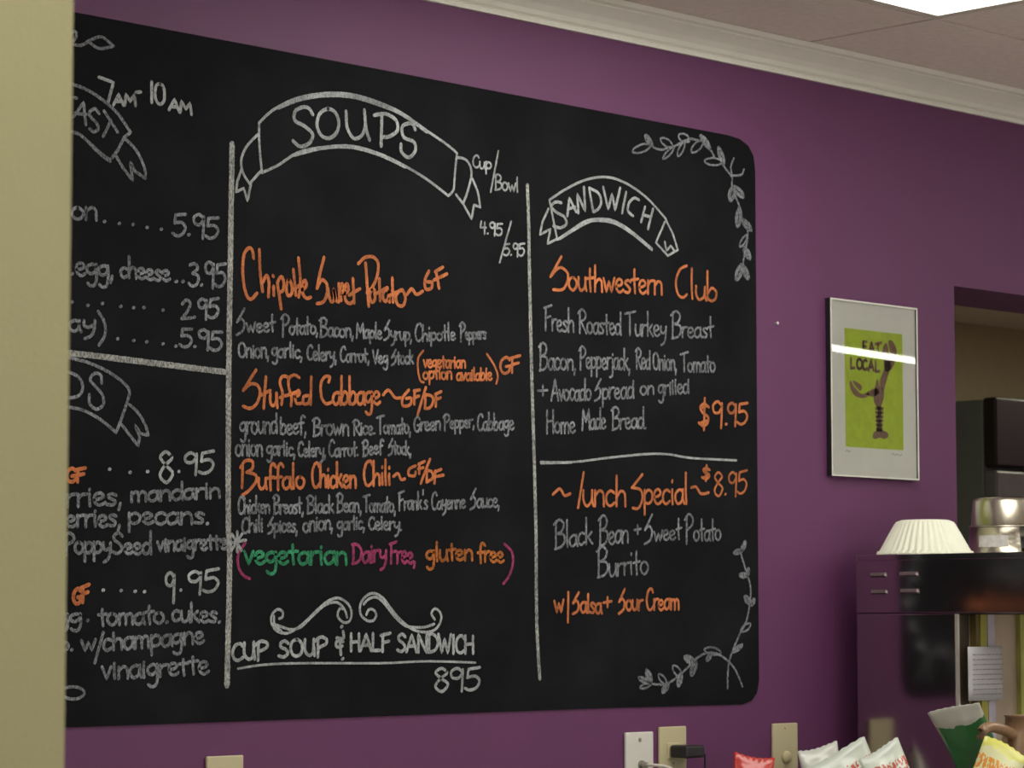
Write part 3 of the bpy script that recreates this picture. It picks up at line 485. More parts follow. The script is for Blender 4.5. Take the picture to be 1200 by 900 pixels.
vine([[(185, 125), (200, 142), (240, 152), (265, 142), (300, 135), (345, 110), (385, 98), (430, 108)], [(470, 140), (490, 165), (500, 185)], [(540, 220), (560, 250), (590, 290), (590, 330), (605, 380), (625, 430), (640, 490), (665, 540), (668, 600), (655, 660), (645, 730)], [(650, 250), (635, 278), (590, 282)], [(600, 195), (585, 235), (590, 280)]],
     [((90, 162), (185, 128), 34, 0), ((155, 78), (190, 135), 20, 1), ((232, 95), (292, 138), 32, 0), ((243, 198), (300, 140), 20, 0), ((322, 78), (378, 108), 36, 0), ((318, 185), (352, 112), 22, 0), ((387, 165), (445, 105), 34, 0), ((432, 78), (482, 150), 22, 1),
      ((452, 208), (545, 215), 34, 0), ((522, 138), (550, 225), 20, 1), ((582, 410), (598, 335), 28, 1), ((648, 392), (600, 335), 26, 1), ((618, 540), (628, 440), 24, 1), ((688, 558), (640, 500), 24, 1), ((630, 640), (665, 578), 20, 0), ((680, 702), (650, 640), 24, 1), ((612, 808), (640, 725), 26, 1), ((672, 802), (645, 730), 22, 1)],
     (720, 140), 'chalk leaf vine in the upper right corner of the board')
vine([[(600, 80), (592, 120), (615, 200), (640, 290), (635, 380), (620, 460), (590, 520), (555, 600), (530, 680), (525, 800)], [(130, 775), (200, 780), (250, 760), (330, 690), (380, 640), (440, 620), (500, 640), (560, 700), (600, 790)]],
     [((555, 120), (598, 108), 18, 1), ((615, 60), (598, 112), 14, 1), ((583, 230), (625, 235), 20, 1), ((630, 195), (626, 235), 12, 1), ((612, 335), (640, 380), 22, 1), ((660, 350), (642, 385), 14, 1), ((640, 475), (592, 515), 26, 0), ((600, 580), (550, 618), 16, 1),
      ((78, 745), (140, 775), 20, 1), ((118, 705), (142, 770), 22, 1), ((85, 797), (140, 778), 20, 0), ((180, 728), (218, 780), 24, 0), ((200, 822), (228, 770), 20, 1), ((252, 685), (292, 742), 30, 0), ((278, 790), (292, 720), 20, 1), ((308, 640), (362, 672), 28, 1), ((343, 737), (367, 660), 22, 1), ((408, 605), (492, 620), 34, 0), ((420, 662), (445, 622), 14, 1)],
     (730, 620), 'chalk leaf vine in the lower right corner of the board')

# ================================================================ FRAMED PRINT
FD = .012
c = [px(972.5, 349, -FD), px(1075, 361, -FD), px(975, 558.5, -FD), px(1076.5, 562, -FD)]
fx0, fx1 = (c[0].x+c[2].x)/2, (c[1].x+c[3].x)/2; fz1, fz0 = (c[0].z+c[1].z)/2, (c[2].z+c[3].z)/2
pic = thing('framed_print', 'framed lobster print on lime green hanging on the purple wall', 'picture', loc=(fx0, 0, fz0))
fw, fh = fx1-fx0, fz1-fz0
bm = bmesh.new(); e = .003
for q in ((0, fw, 0, e), (0, fw, fh-e, fh), (0, e, e, fh-e), (fw-e, fw, e, fh-e)): box(bm, q[0], q[1], -FD, -.0005, q[2], q[3])
obj('frame', bm, M_BLACK, pic)
bm = bmesh.new()
for q in ((0, fw, 0, .0034), (0, fw, fh-.0034, fh), (0, .0034, .0034, fh-.0034), (fw-.0034, fw, .0034, fh-.0034)): box(bm, q[0], q[1], -FD-.0012, -FD, q[2], q[3])
obj('front_rim', bm, mat('cream rim', (.62, .61, .54, 1), .8), pic)
obj('mount_board', bx(e, fw-e, -FD+.003, -.001, e, fh-e), mat('cream mount card', (.74, .73, .66, 1), .85, var=.02), pic)
def pl(x, y, yy=-FD+.0026):
    p = px(x, y, yy); return Vector((p.x-fx0, yy, p.z-fz0))
a0, a1, a2, a3 = pl(990, 384), pl(1058, 392), pl(1058, 527), pl(991, 524)
prx0, prx1, prz0, prz1 = (a0.x+a3.x)/2, (a1.x+a2.x)/2, (a2.z+a3.z)/2, (a0.z+a1.z)/2
pr = obj('print', bx(prx0, prx1, -FD+.0024, -FD+.003, prz0, prz1), mat('lime printed paper', (.47, .58, .05, 1), .85, var=.08, scale=60), pic)
M_LOB = mat('brown print ink', (.26, .155, .11, 1), .9, var=.25, scale=130)
def flat_poly(bm, P, yy):
    vs = [bm.verts.new(pl(x, y, yy)) for x, y in P]; bm.faces.new(vs)
def ink(name, L, label=None, yy=-FD+.0022):
    bm = bmesh.new()
    for P in L:
        Q = P[1:] if P[0] == '!' else smooth_path(P+[P[0]], 1)[:-1]
        flat_poly(bm, [tuple(q) for q in Q], yy)
    return obj(name, bm, M_LOB, pr, label=label)
# lobster seen from above: two claws, carapace, ringed tail, tail fan
LOB = [[(997, 446), (1000, 452), (1006, 459), (1011, 462), (1017, 460), (1019, 463), (1012, 466.5), (1003, 464.5), (997.5, 457), (995.5, 449)],
       [(1010, 452.5), (1008, 458), (1001, 450), (999.5, 446), (1003, 447)],
       [(1015, 461), (1026, 455), (1030, 461), (1022, 465)],
       [(1033, 455), (1031, 447), (1034, 438), (1037, 428), (1037.5, 420), (1041, 420), (1044, 429), (1041, 439), (1038, 449), (1036, 457)],
       [(1041, 400), (1045, 399), (1049, 405), (1051, 413), (1049.5, 422), (1046, 431), (1040, 436), (1036, 430), (1036.5, 420), (1041, 421), (1043, 414)],
       [(1039, 402), (1041, 410), (1041, 418), (1036, 420), (1034, 412), (1036, 404)],
       [(1024, 462), (1026, 451), (1028, 444), (1031, 452), (1035, 455), (1036, 463), (1034, 472), (1031, 477), (1027, 476), (1024, 470)]]
for k in range(6):
    y0 = 477+k*4.8; LOB.append(['!', (1025.3+k*.15, y0), (1035.6-k*.15, y0+.3), (1035.2-k*.15, y0+3.8), (1026+k*.15, y0+3.5)])
LOB += [['!', (1028, 476), (1033, 476), (1033, 506), (1028, 506)], [(1028, 504), (1033.5, 504), (1040, 507), (1041, 512), (1036, 514.5), (1031, 513), (1025.5, 514.5), (1022.5, 512), (1024, 507)]]
lob = []
for i, P in enumerate(LOB): lob.append(P)
ink('lobster_drawing', lob, 'brown lobster shape printed on the lime ground')
LT = [(1011, 400, 'E'), (1018, 401, 'A'), (1026, 402, 'T'), (996.5, 419, 'L'), (1003.5, 420, 'O'), (1010.5, 421, 'C'), (1017.5, 422, 'A'), (1025.5, 423, 'L')]
bm = bmesh.new(); so = org.copy()
def ink_stroke(bm, pts, w, yy=-FD+.0021):
    for a, b in zip(pts, pts[1:]):
        A, B = pl(*a, yy), pl(*b, yy); d = (B-A); n = Vector((-d.z, 0, d.x)).normalized()*w*.5; t = d.normalized()*w*.3
        bm.faces.new([bm.verts.new(v) for v in (A-t+n, B+t+n, B+t-n, A-t-n)])
for x, y, ch in LT:
    adv, st = GL[ch]
    for corner, P in st:
        Q = [(x+gx*5.8/8.5, y+12.5-gy*12/17.) for gx, gy in P]
        ink_stroke(bm, Q, .0058)
obj('print_lettering', bm, M_LOB, pr)
for x, y in ((991, 529), (1045, 533)):
    bm = bmesh.new()
    P = [(x, y), (x+2, y-1.6), (x+4, y+.8), (x+6, y-1)]+([(x+9, y+1), (x+12, y-.5)] if x > 1000 else [])
    ink_stroke(bm, P, .0012, -FD+.0028)
    obj('pencil_signature', bm, mat('pencil grey', (.25, .24, .22, 1), .9), pic)
mg = bpy.data.materials.new('picture glass'); mg.use_nodes = True; nt = mg.node_tree; nt.nodes.remove(nt.nodes['Principled BSDF'])
tr = nt.nodes.new('ShaderNodeBsdfTransparent'); gl = nt.nodes.new('ShaderNodeBsdfGlossy'); gl.inputs['Roughness'].default_value = .004
fr = nt.nodes.new('ShaderNodeFresnel'); fr.inputs['IOR'].default_value = 1.6; mx = nt.nodes.new('ShaderNodeMixShader')
nt.links.new(fr.outputs[0], mx.inputs[0]); nt.links.new(tr.outputs[0], mx.inputs[1]); nt.links.new(gl.outputs[0], mx.inputs[2]); nt.links.new(mx.outputs[0], nt.nodes['Material Output'].inputs['Surface'])
bm = bmesh.new(); vs = [bm.verts.new((x, -FD+.001, z)) for x, z in ((e, e), (fw-e, e), (fw-e, fh-e), (e, fh-e))]; bm.faces.new(vs)
obj('glass', bm, mg, pic)

# strip light on the far part of the ceiling, the one mirrored in the picture glass
t = thing('strip_light', 'long narrow strip light on the ceiling across the room, mirrored in the picture glass', 'ceiling light', loc=(9.0, -3.635, CZ), rot=(0, 0, -.16))
obj('housing', bx(-.85, .85, -.08, .08, -.02, -.001), M_WHITE, t)
obj('tube', bx(-.83, .83, -.033, .033, -.032, -.020), M_STRIP, t)

# ================================================================ WALL PLATES
M_IVORY = mat('ivory plastic', (.50, .44, .27, 1), .4, var=.02); M_WPL = mat('white plastic', (.62, .60, .55, 1), .4, var=.02)
M_SCREW = mat('screw metal', (.35, .33, .28, 1), .35, .9); M_DK = mat('black plastic', (.015, .013, .016, 1), .45)
def plate(x0, x1, ztop, m, label, kind):
    t = thing('wall_plate', label, 'wall plate', loc=((x0+x1)/2, 0, ztop-.114))
    w_ = (x1-x0)/2
    bm = bx(-w_, w_, -.006, -.0004, 0, .114)
    obj('cover', bm, m, t, bevel=.002)
    if kind == 'duplex':
        for z in (.072, .028):
            bm = bmesh.new()
            for (h_, s_) in ((.0, 1),): box(bm, -.017, .017, -.0085, -.005, z-.014, z+.014)
            soc = obj('socket', bm, m, t, bevel=.003)
            bm = bmesh.new(); box(bm, -.0075, -.0055, -.0088, -.0082, z-.002, z+.007); box(bm, .0055, .0075, -.0088, -.0082, z-.002, z+.007); box(bm, -.002, .002, -.0088, -.0082, z-.009, z-.005)
            obj('slot', bm, M_DK, soc)
        obj('screw', bx(-.002, .002, -.0075, -.0055, .048, .052), M_SCREW, t)
    if kind == 'jack':
        for z in (.101, .013):
            bm = lathe([(.0035, 0), (.0035, .0015), (.001, .0022)], 12); bm.transform(Matrix.Translation((0, -.006, z)) @ Matrix.Rotation(math.pi/2, 4, 'X')); obj('screw', bm, M_SCREW, t)
        bm = lathe([(.008, 0), (.008, .003), (.0048, .003), (.0048, .012)], 14); bm.transform(Matrix.Translation((.003, -.006, .057)) @ Matrix.Rotation(math.pi/2, 4, 'X')); obj('jack_socket', bm, M_SCREW, t)
    if kind == 'dimmer':
        for z in (.106, .008):
            bm = lathe([(.003, 0), (.003, .0015), (.001, .002)], 12); bm.transform(Matrix.Translation((0, -.006, z)) @ Matrix.Rotation(math.pi/2, 4, 'X')); obj('screw', bm, m, t)
        bm = lathe([(.012, 0), (.0115, .004), (.010, .0065), (.003, .0075)], 24); bm.transform(Matrix.Translation((0, -.006, .052)) @ Matrix.Rotation(math.pi/2, 4, 'X')); obj('knob', bm, m, t, smooth=True)
    return t
p = px(240, 886.5); plate(p.x, p.x+.071, p.z+.0, M_IVORY, 'ivory wall plate below the left half of the chalkboard', 'duplex')
p = px(730.5, 858.5); plate(p.x, p.x+.071, p.z, M_WPL, 'white wall plate with a silver jack and cable', 'jack'); pw = p
p = px(770, 852); plate(p.x, p.x+.071, p.z, M_IVORY, 'ivory outlet plate with black plugs in it', 'duplex'); pi_ = p
p = px(903, 848); plate(p.x, p.x+.071, p.z, M_IVORY, 'ivory wall plate with a round knob, right of the others', 'dimmer')
# cable from the jack
bm = bmesh.new(); jx, jz = pw.x+.0385, pw.z-.057
tube(bm, smooth_path([(jx, -.017, jz), (jx+.01, -.035, jz), (jx+.035, -.045, jz-.006), (jx+.07, -.04, jz-.03), (jx+.085, -.055, jz-.09), (jx+.085, -.06, 1.0)], .01), .0028)
cb = obj('coaxial_cable', bm, mat('off white cable', (.55, .52, .45, 1), .5), smooth=True); cb['label'] = 'off-white cable leaving the white wall plate'; cb['category'] = 'cable'
bm = bmesh.new(); tube(bm, [(jx, -.008, jz), (jx, -.019, jz)], .0055, 10); obj('connector', bm, M_SCREW, cb)
# plug adapter (upper socket) and plug (lower socket)
ox = pi_.x+.0355; oz = pi_.z-.114
t = thing('plug_adapter', 'black rectangular plug adapter in the upper socket of the ivory outlet', 'plug', loc=(ox, -.0089, oz+.072))
obj('body', bx(-.013, .036, -.040, 0, -.012, .010), M_DK, t, bevel=.004)
bm = bmesh.new(); tube(bm, smooth_path([(.034, -.03, 0), (.043, -.032, -.006), (.047, -.03, -.03), (.047, -.028, -.12), (.044, -.015, -.262)], .01), .0018); obj('cord', bm, M_DK, t, smooth=True)
t = thing('plug', 'black plug in the lower socket of the ivory outlet', 'plug', loc=(ox, -.0089, oz+.028))
obj('body', bx(-.014, .016, -.026, 0, -.011, .011), M_DK, t, bevel=.004)
bm = bmesh.new(); tube(bm, smooth_path([(0, -.024, 0), (.003, -.04, -.006), (.008, -.035, -.06), (.008, -.01, -.222)], .01), .0025); obj('cord', bm, M_DK, t, smooth=True)

# ================================================================ COUNTER
CT = 1.0
t = thing('counter', 'back counter under the chalkboard wall carrying the coffee brewer', 'counter', loc=(3.6, -.33, 0))
obj('worktop', bx(-1.6, 2.2, -.34, .329, CT-.04, CT-.001), mat('grey laminate', (.22, .2, .18, 1), .35, var=.2, scale=200), t, bevel=.004)
mw = mat('dark cabinet wood', (.06, .035, .025, 1), .5, var=.2, scale=12)
cb_ = obj('cabinet', bx(-1.58, 2.18, -.30, .325, .0, CT-.04), mw, t)
for k in range(6):
    d = obj('door', bx(-1.56+k*.625, -1.56+k*.625+.60, -.32, -.301, .12, CT-.07), mw, t, bevel=.003)
    bm = bmesh.new(); xx = -1.56+k*.625+.52; tube(bm, [(xx, -.32, .78), (xx, -.345, .78), (xx, -.345, .68), (xx, -.32, .68)], .005); obj('handle', bm, M_STEELB, d)

# ================================================================ COFFEE BREWER
XM = 4.22; YB0 = -.061
by = -.287; hoodY = -.56; BW = .42
BT = 1.619; SE = 1.512
t = thing('coffee_brewer', 'tall polished steel coffee brewer with overhanging hood beside the wall opening', 'coffee brewer', loc=(XM, YB0, CT))
def L(x0, x1, y0, y1, z0, z1): return (x0-XM, x1-XM, y0-YB0, y1-YB0, z0-CT, z1-CT)
obj('tower', bx(*L(XM, XM+BW, by, YB0, CT+.03, SE-.0015)), M_STEEL, t, bevel=.0015)
hood = obj('hood', bx(*L(XM-.0008, XM+BW, hoodY, YB0, SE, BT+.0006)), M_STEEL, t, bevel=.002)
bm = bmesh.new(); zt = BT
for q in ((XM-.003, XM+BW+.002, hoodY-.003, hoodY+.004), (XM-.003, XM+BW+.002, YB0-.004, YB0+.003), (XM-.003, XM+.004, hoodY+.004, YB0-.004), (XM+BW-.004, XM+BW+.002, hoodY+.004, YB0-.004)): box(bm, *L(*q, zt-.010, zt+.001))
obj('top_rim', bm, M_STEEL, t, bevel=.001)
obj('base', bx(*L(XM, XM+BW, hoodY, YB0, CT, CT+.03)), M_STEEL, t, bevel=.003)
obj('drip_tray', bx(*L(XM+.02, XM+BW-.02, hoodY+.02, by-.01, CT+.031, CT+.042)), M_DARKST, t)
# louvres stamped in the side: four slots with raised lips
M_LOUV = mat('louvre edge steel', (.16, .12, .12, 1), .45, .5)
for cx, cy, l_ in ((1030, 673.5, 20), (1031, 693.5, 20), (1065.5, 672.5, 23), (1066.5, 692.5, 23)):
    def side(x, y):
        d = Fv+Rv*((x-600)/FPX)-Uv*((y-450)/FPX); return CAM+d*((XM-CAM.x)/d.x)
    a, b = side(cx-l_/2, cy), side(cx+l_/2, cy)
    ya, yb, zc = a.y, b.y, (a.z+b.z)/2
    bm = bmesh.new(); n = 10
    top = []; mid = []; bot = []
    for k in range(n+1):
        u = k/n; yy = ya+(yb-ya)*u-YB0; bul = .0045*min(1, 4*math.sin(math.pi*u)+.05)
        top.append(bm.verts.new((-.001, yy, zc+.004-CT))); mid.append(bm.verts.new((-.001-bul, yy, zc-.002-CT))); bot.append(bm.verts.new((-.001, yy, zc-.005-CT)))
    for k in range(n):
        bm.faces.new((top[k], top[k+1], mid[k+1], mid[k])); bm.faces.new((mid[k], mid[k+1], bot[k+1], bot[k]))
    obj('louvre', bm, M_LOUV, hood, smooth=False)
# rolled front flange of the tower side, front panel with notice and room reflections painted as raised bands
obj('corner_flange', bx(*L(XM-.0015, XM+.003, by-.007, by-.001, CT+.03, SE-.002)), mat('bright edge steel', (.62, .58, .52, 1), .5, .6), t)
M_PANEL = mat('brushed beige steel panel', (.42, .33, .25, 1), .42, .35, var=.1, scale=14)
fp = obj('front_panel', bx(*L(XM+.036, XM+BW-.004, by-.006, by-.0005, CT+.05, SE-.003)), M_PANEL, t)
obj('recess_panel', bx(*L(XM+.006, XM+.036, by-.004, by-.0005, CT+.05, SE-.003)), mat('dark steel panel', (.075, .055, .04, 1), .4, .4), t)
def frontx(x): return px(x, 700, by-.012).x
obj('reflection_band', bx(*L(frontx(1139), frontx(1142.5), by-.02, by-.006, CT+.1, SE-.003)), mat('brown reflection paint', (.10, .07, .02, 1), .3), t)
obj('reflection_band', bx(*L(frontx(1143.5), frontx(1151), by-.022, by-.006, CT+.1, SE-.003)), mat('yellow green reflection paint', (.30, .27, .05, 1), .35), t)
obj('strip', bx(*L(frontx(1155), frontx(1163), by-.016, by-.006, CT+.1, SE-.003)), mat('pale lilac reflection paint', (.42, .38, .44, 1), .4), t)
obj('strip', bx(*L(frontx(1193), frontx(1206), by-.016, by-.006, CT+.1, SE-.003)), mat('lime reflection paint', (.34, .33, .08, 1), .4), t)
a, b = px(1134, 758, by-.024), px(1176.5, 820, by-.024)
note = bpy.data.objects  # notice paper
tn = thing('paper_notice', 'small white printed notice taped to the brewer front under the hood', 'notice', loc=((a.x+b.x)/2, by-.024, b.z))
w2, h2 = (b.x-a.x)/2, a.z-b.z
bm = bmesh.new(); n = 6; g = []
for i in range(n+1):
    u = i/n; g.append([bm.verts.new((-w2+2*w2*u, .0025*math.sin(u*5)*-1, h2*v)) for v in (0, .25, .5, .75, 1)])
for i in range(n):
    for j in range(4): bm.faces.new((g[i][j], g[i+1][j], g[i+1][j+1], g[i][j+1]))
pp = obj('sheet', bm, mat('white paper', (.48, .46, .47, 1), .85, var=.03), tn, smooth=True)
s_ = pp.modifiers.new('s', 'SOLIDIFY'); s_.thickness = .0004
bm = bmesh.new(); zz = h2*.86
for k in range(9):
    x = -w2*.82; bot_ = zz-.0016
    while x < w2*.8:
        l_ = rnd.uniform(.004, .014); x1 = min(x+l_, w2*.84)
        v = [bm.verts.new((q, -.0034, r)) for q, r in ((x, bot_), (x1, bot_), (x1, zz), (x, zz))]; bm.faces.new(v); x = x1+.0022
    zz -= h2*.092
obj('print_lines', bm, mat('grey print', (.22, .20, .20, 1), .9), tn)

# ================================================================ COFFEE FILTERS on the brewer
fc = CAM+(px(1084, 640)-CAM)*((4.325)/(px(1084, 640).x)); 
t = thing('coffee_filters', 'upturned stack of white fluted paper coffee filters on the brewer', 'coffee filter', loc=(fc.x, fc.y, BT+.0012))
M_FILT = mat('filter paper', (.82, .82, .68, 1), .9, var=.02)
nf = 40
bm = lathe([(.086, .0), (.0835, .007), (.070, .032), (.056, .058), (.053, .0625), (.044, .066), (.001, .067)], 240, [.03, .03, .03, .022, .008, 0, 0], nf)
obj('paper_cup', bm, M_FILT, t, smooth=True)
for k in range(1, 4):
    bm = lathe([(.0865+.0008*k, .001*k-.0005), (.0845+.0008*k, .0045+.001*k)], 240, [.024, .024], nf); bm.transform(Matrix.Rotation(k*.05, 4, 'Z')); bm.faces.ensure_lookup_table()
    bmesh.ops.delete(bm, geom=[f_ for f_ in bm.faces if len(f_.verts) > 4], context='FACES')
    obj('paper_rim', bm, M_FILT, t, smooth=True)
# ================================================================ STEEL BREW FUNNEL
fc = CAM+(px(1184, 620)-CAM)*((4.50)/(px(1184, 620).x))
t = thing('steel_bowl', 'upturned stainless steel brew basket with a small white label on the brewer', 'brew basket', loc=(fc.x, fc.y, BT+.0012))
obj('shell', lathe([(.083, 0), (.083, .004), (.0805, .006), (.0765, .053), (.079, .0545), (.079, .0565), (.074, .058), (.070, .104), (.067, .108), (.058, .1105), (.001, .111)], 64), M_STEELB, t, smooth=False)
for p_ in t.children[0].data.polygons: p_.use_smooth = len(p_.vertices) == 4 and abs(p_.normal.z) < .5
bm = bmesh.new(); ga = []
ang0 = math.atan2(CAM.y-fc.y, CAM.x-fc.x)
for k in range(9):
    an = ang0-.83+k*.0975; ga.append((bm.verts.new((.0800*math.cos(an), .0800*math.sin(an), .016)), bm.verts.new((.0786*math.cos(an), .0786*math.sin(an), .038))))
for p0, p1 in zip(ga, ga[1:]): bm.faces.new((p0[0], p1[0], p1[1], p0[1]))
obj('label_sticker', bm, mat('sticker white', (.55, .52, .50, 1), .7, var=.15, scale=90), t)
bm = bmesh.new(); an = ang0+.42; d_ = Vector((math.cos(an), math.sin(an), 0)); s2 = Vector((-d_.y, d_.x, 0))
for s0, s1, z0_, z1_, r0_, r1_ in ((-.014, .014, .012, .036, .078, .105),):
    P = [d_*r+s2*s+Vector((0, 0, z)) for r in (r0_, r1_) for s in (s0, s1) for z in (z0_, z1_)]
    v = [bm.verts.new(q) for q in P]
    for f_ in ((0, 1, 3, 2), (4, 6, 7, 5), (0, 4, 5, 1), (2, 3, 7, 6), (0, 2, 6, 4), (1, 5, 7, 3)): bm.faces.new([v[i] for i in f_])
obj('handle', bm, M_DK, t, bevel=.003)

# ================================================================ KITCHEN FRIDGE behind the opening
FYF = 1.25
def kx(x, y, pl_=FYF): return px(x, y, pl_)
e1 = px(1151, 470, FYF+.045); ftop = px(1151, 463.5, FYF).z
t = thing('refrigerator', 'black and steel refrigerator in the kitchen behind the wall opening', 'refrigerator', loc=(e1.x, FYF, 0))
FWd, FDp = .9, .7
obj('cabinet', bx(0, FWd, .045, FDp, .03, ftop-.005), mat('fridge side enamel', (.13, .14, .115, 1), .55, 0, var=.06), t, bevel=.004)
gz = px(1175, 549, FYF).z
M_DOOR = mat('black fridge door', (.03, .022, .02, 1), .35, .3); M_DOOR2 = mat('dark steel fridge door', (.16, .155, .145, 1), .45, .3)
dx = px(1167, 500, FYF).x-e1.x
d1 = obj('door', bx(.0, FWd, 0, .043, gz+.006, ftop), M_DOOR, t, bevel=.006, label='black upper door')
d2 = obj('door', bx(.0, FWd, 0, .043, .06, gz-.006), M_DOOR2, t, bevel=.006, label='dark grey lower door')
obj('handle', bx(.30, .32, -.035, -.001, gz+.05, ftop-.1), M_DOOR2, d1, bevel=.004)
obj('handle', bx(.30, .32, -.03, -.001, gz-.5, gz-.03), M_BLACK, d2, bevel=.004)
# tall grey cupboard left of it
e0 = px(1140, 500, 1.6)
# unseen kitchen lamps, added to brighten the back room wall and fridge
for lx, ly, wd_, lab in ((8.2, .9, .6, 'added right kitchen light panel behind the opening, outside the picture'), (5.2, .75, .3, 'added small left kitchen light panel behind the opening, outside the picture')):
    t = thing('ceiling_light', lab, 'ceiling light', loc=(lx, ly, CZ+.018))
    obj('frame', bx(-wd_-.02, wd_+.02, -.32, .32, -.012, -.001), M_WHITE, t)
    obj('diffuser', bx(-wd_, wd_, -.3, .3, -.016, -.0125), mat('kitchen fill diffuser', (1, .93, .72, 1), .5, emit=6.0) if lx < 6 else mat('bright kitchen fill diffuser', (1, .93, .72, 1), .5, emit=20.0), t)

# ================================================================ SNACK BAGS in wire baskets on the counter
def bag_mat(name, white, green, band, tip, lo_=.68, letters=True):
    """printed film: colour bands across the bag, broken red lettering band"""
    m = bpy.data.materials.new(name); m.use_nodes = True; nt = m.node_tree; b = nt.nodes['Principled BSDF']
    tc = nt.nodes.new('ShaderNodeTexCoord'); sp = nt.nodes.new('ShaderNodeSeparateXYZ'); nt.links.new(tc.outputs['UV'], sp.inputs[0])
    ns = nt.nodes.new('ShaderNodeTexNoise'); ns.inputs['Scale'].default_value = 5; nt.links.new(tc.outputs['UV'], ns.inputs['Vector'])
    ad = nt.nodes.new('ShaderNodeMath'); ad.operation = 'MULTIPLY_ADD'; ad.inputs[1].default_value = .12; nt.links.new(ns.outputs['Fac'], ad.inputs[0]); nt.links.new(sp.outputs['Y'], ad.inputs[2])
    r = nt.nodes.new('ShaderNodeValToRGB'); r.color_ramp.interpolation = 'CONSTANT'; el = r.color_ramp.elements
    stops = [(0, green), (lo_, white), (.82 if letters else .88, band), (.94, white if letters else band), (.99, tip)]
    el[0].position = 0; el[0].color = stops[0][1]; el[1].position = stops[1][0]; el[1].color = stops[1][1]
    for p_, c_ in stops[2:]: q = el.new(p_); q.color = c_
    nt.links.new(ad.outputs[0], r.inputs['Fac'])
    # lettering-like blotches: white showing through the band
    n2 = nt.nodes.new('ShaderNodeTexNoise'); n2.inputs['Scale'].default_value = 19; n2.inputs['Detail'].default_value = 1; nt.links.new(tc.outputs['UV'], n2.inputs['Vector'])
    g2 = nt.nodes.new('ShaderNodeMath'); g2.operation = 'GREATER_THAN'; g2.inputs[1].default_value = .53; nt.links.new(n2.outputs['Fac'], g2.inputs[0])
    r2 = nt.nodes.new('ShaderNodeValToRGB'); r2.color_ramp.interpolation = 'CONSTANT'; e2 = r2.color_ramp.elements; e2[0].color = (0, 0, 0, 1); e2[0].position = 0; e2[1].position = .82; e2[1].color = (1, 1, 1, 1); q = e2.new(.94); q.color = (0, 0, 0, 1)
    nt.links.new(ad.outputs[0], r2.inputs['Fac']); mu = nt.nodes.new('ShaderNodeMath'); mu.operation = 'MULTIPLY'; nt.links.new(g2.outputs[0], mu.inputs[0]); nt.links.new(r2.outputs[0], mu.inputs[1])
    mx = nt.nodes.new('ShaderNodeMix'); mx.data_type = 'RGBA'; mx.inputs[0].default_value = 0
    if letters: nt.links.new(mu.outputs[0], mx.inputs[0])
    nt.links.new(r.outputs['Color'], mx.inputs[6]); mx.inputs[7].default_value = white
    nt.links.new(mx.outputs[2], b.inputs['Base Color']); b.inputs['Roughness'].default_value = .32; b.inputs['Coat Weight'].default_value = .3
    return m
WH, GR, RD, TP = (.60, .64, .55, 1), (.05, .22, .07, 1), (.55, .10, .06, 1), (.58, .62, .55, 1)
BM1 = bag_mat('green white snack film', WH, GR, RD, TP); BM2 = bag_mat('yellow snack film', (.62, .62, .35, 1), (.08, .30, .08, 1), (.66, .26, .03, 1), (.62, .60, .12, 1))
BM3 = bag_mat('red snack film', (.50, .03, .02, 1), (.42, .02, .015, 1), (.55, .05, .03, 1), (.48, .03, .02, 1)); BM4 = bag_mat('white green snack film', (.60, .60, .53, 1), (.04, .20, .06, 1), (.60, .60, .53, 1), (.60, .60, .54, 1), .66); BM5 = bag_mat('green film with white top', (.04, .20, .06, 1), (.04, .20, .06, 1), (.58, .58, .51, 1), (.58, .58, .51, 1), .5, False)
def bag(x, y, plane, w_, h_, lean, m, label, yaw=-.75, tilt=-.15, fat=.02, corner=1):
    """pillow bag; the top corner (corner=1 right, 0 left, .5 middle) shows at pixel (x, y)"""
    P = px(x, y, plane)
    t = thing('snack_bag', label, 'snack bag', 'snack bags on the counter')
    bm = bmesh.new(); uvl = bm.loops.layers.uv.new('UVMap'); nx, nz = 14, 18; sides = []; uv = {}
    sd = rnd.random()*50
    for s in (-1, 1):
        g = []
        for i in range(nx+1):
            row = []
            for j in range(nz+1):
                u, v = i/nx, j/nz
                body = max(0, math.sin(math.pi*min(1, max(0, (v-.06)/.88))))**.5*max(0, math.sin(math.pi*u))**.6
                wr = noise.noise(Vector((u*5, v*6, sd+s)))*.004 if 0 < i < nx else 0
                yy = s*(fat*body)+(wr if body > .01 else 0)+s*.0003
                zig = (.0018 if i % 2 else 0) if j in (0, nz) else 0
                xx = (u-.5)*w_*(1-.07*math.sin(math.pi*v))
                vt = bm.verts.new((xx, yy, (v-1)*h_+zig+.006*math.sin(u*3+sd)*(v > .9))); uv[vt] = (u, v); row.append(vt)
            g.append(row)
        for i in range(nx):
            for j in range(nz): bm.faces.new((g[i][j], g[i+1][j], g[i+1][j+1], g[i][j+1]))
        sides.append(g)
    A, B = sides
    for i in range(nx):
        for j in (0, nz): bm.faces.new((A[i][j], A[i+1][j], B[i+1][j], B[i][j]))
    for j in range(nz):
        for i in (0, nx): bm.faces.new((A[i][j], A[i][j+1], B[i][j+1], B[i][j]))
    for f_ in bm.faces:
        for l_ in f_.loops: l_[uvl].uv = uv[l_.vert]
    anchor = A[int(corner*nx)][nz]
    bm.transform(Matrix.Rotation(yaw, 4, 'Z') @ Matrix.Rotation(tilt, 4, 'X') @ Matrix.Rotation(lean, 4, 'Y'))
    ac = anchor.co.copy(); zs = min(v.co.z for v in bm.verts)
    t.location = P-ac+Vector((0, 0, zs)); bm.transform(Matrix.Translation((0, 0, -zs)))
    obj('pouch', bm, m, t, smooth=True)
    return t
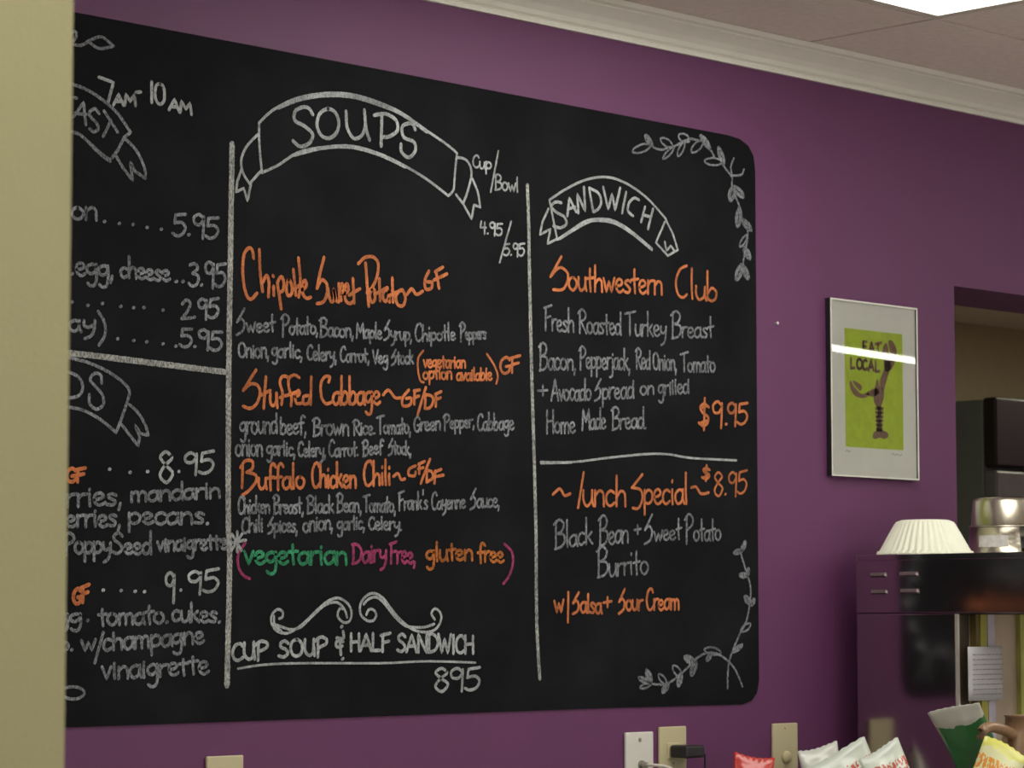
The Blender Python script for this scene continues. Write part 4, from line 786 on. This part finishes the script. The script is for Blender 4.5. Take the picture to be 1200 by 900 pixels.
bag(884, 887, -.12, .072, .22, .1, BM3, 'shiny red snack bag below the plate with the knob', corner=.5)
bag(958, 876, -.08, .075, .22, -.15, BM4, 'leftmost white and green snack bag, behind the two with red lettering', corner=.5)
bag(1013, 863, -.20, .125, .23, -.40, BM1, 'left one of the two white snack bags with red lettering')
bag(1052, 864, -.31, .080, .23, -.38, BM1, 'right one of the two white snack bags with red lettering')
bag(1148, 824, -.54, .088, .20, -.42, BM5, 'white snack bag with green lower part in front of the brewer', tilt=.85)
bag(1154, 863, -.68, .075, .20, .42, BM2, 'yellow and orange snack bag at the right edge', corner=0, tilt=-.1)
def basket(x0, x1, y0, y1, z0, z1, label):
    t = thing('wire_basket', label, 'basket', loc=((x0+x1)/2, (y0+y1)/2, z0))
    a, b, h = (x1-x0)/2, (y1-y0)/2, z1-z0
    for k, z in enumerate((.003, h)):
        bm = bmesh.new(); tube(bm, [(-a, -b, z), (a, -b, z), (a, b, z), (-a, b, z), (-a, -b, z)], .003, 6); obj('rim' if k else 'base_ring', bm, M_BLACK, t)
    n = 9
    bm = bmesh.new()
    for i in range(n+1):
        x = -a+2*a*i/n; tube(bm, [(x, -b, h), (x, -b, .003), (x, b, .003), (x, b, h)], .0014, 5)
    for i in range(6):
        y = -b+2*b*i/5; tube(bm, [(-a, y, h), (-a, y, .003), (a, y, .003), (a, y, h)], .0014, 5)
    obj('wires', bm, M_BLACK, t)
    return t
# brown wicker basket handle at the right edge
basket(3.98, 4.185, -.42, -.04, CT, 1.09, 'black wire basket holding the red and the white snack bags beside the brewer')
basket(3.56, 3.90, -.65, -.50, CT, 1.08, 'black wire basket holding the snack bags in front of the brewer')
# brown jug whose handle points left
jp = px(1202, 838, -.60)
t = thing('jug', 'brown rounded jug with its handle pointing left, cut off by the right edge', 'jug', loc=(jp.x, jp.y, CT))
H_ = jp.z-CT
M_JUG = mat('brown glazed clay', (.22, .13, .07, 1), .3, var=.15, scale=25)
obj('body', lathe([(.05, 0), (.062, .01), (.075, H_*.35), (.072, H_*.6), (.050, H_*.80), (.036, H_*.92), (.034, H_-.004), (.037, H_), (.033, H_), (.030, H_*.9), (.001, H_*.88)], 40), M_JUG, t, smooth=True)
bm = bmesh.new(); hp = []
for X, Y in ((1196, 905), (1168, 893), (1152, 872), (1151, 857), (1160, 852), (1178, 856), (1193, 866), (1200, 875)):
    q = px(X, Y, -.60); hp.append(q-Vector((jp.x, jp.y, CT)))
hp = [hp[3]+Vector((.0, 0, -.012))]+hp[3:]
tube(bm, smooth_path([tuple(q) for q in hp], .006), .009, 10)
obj('handle', bm, M_JUG, t, smooth=True)

# white nail left in the wall between board and picture
p = px(908, 379)
t = thing('nail', 'tiny white nail in the purple wall between chalkboard and picture', 'nail', loc=(p.x, -.0005, p.z))
bm = lathe([(.0012, 0), (.0012, .006), (.0028, .0062), (.0024, .0075)], 12); bm.transform(Matrix.Rotation(math.pi/2, 4, 'X')); obj('head', bm, M_WPL, t)
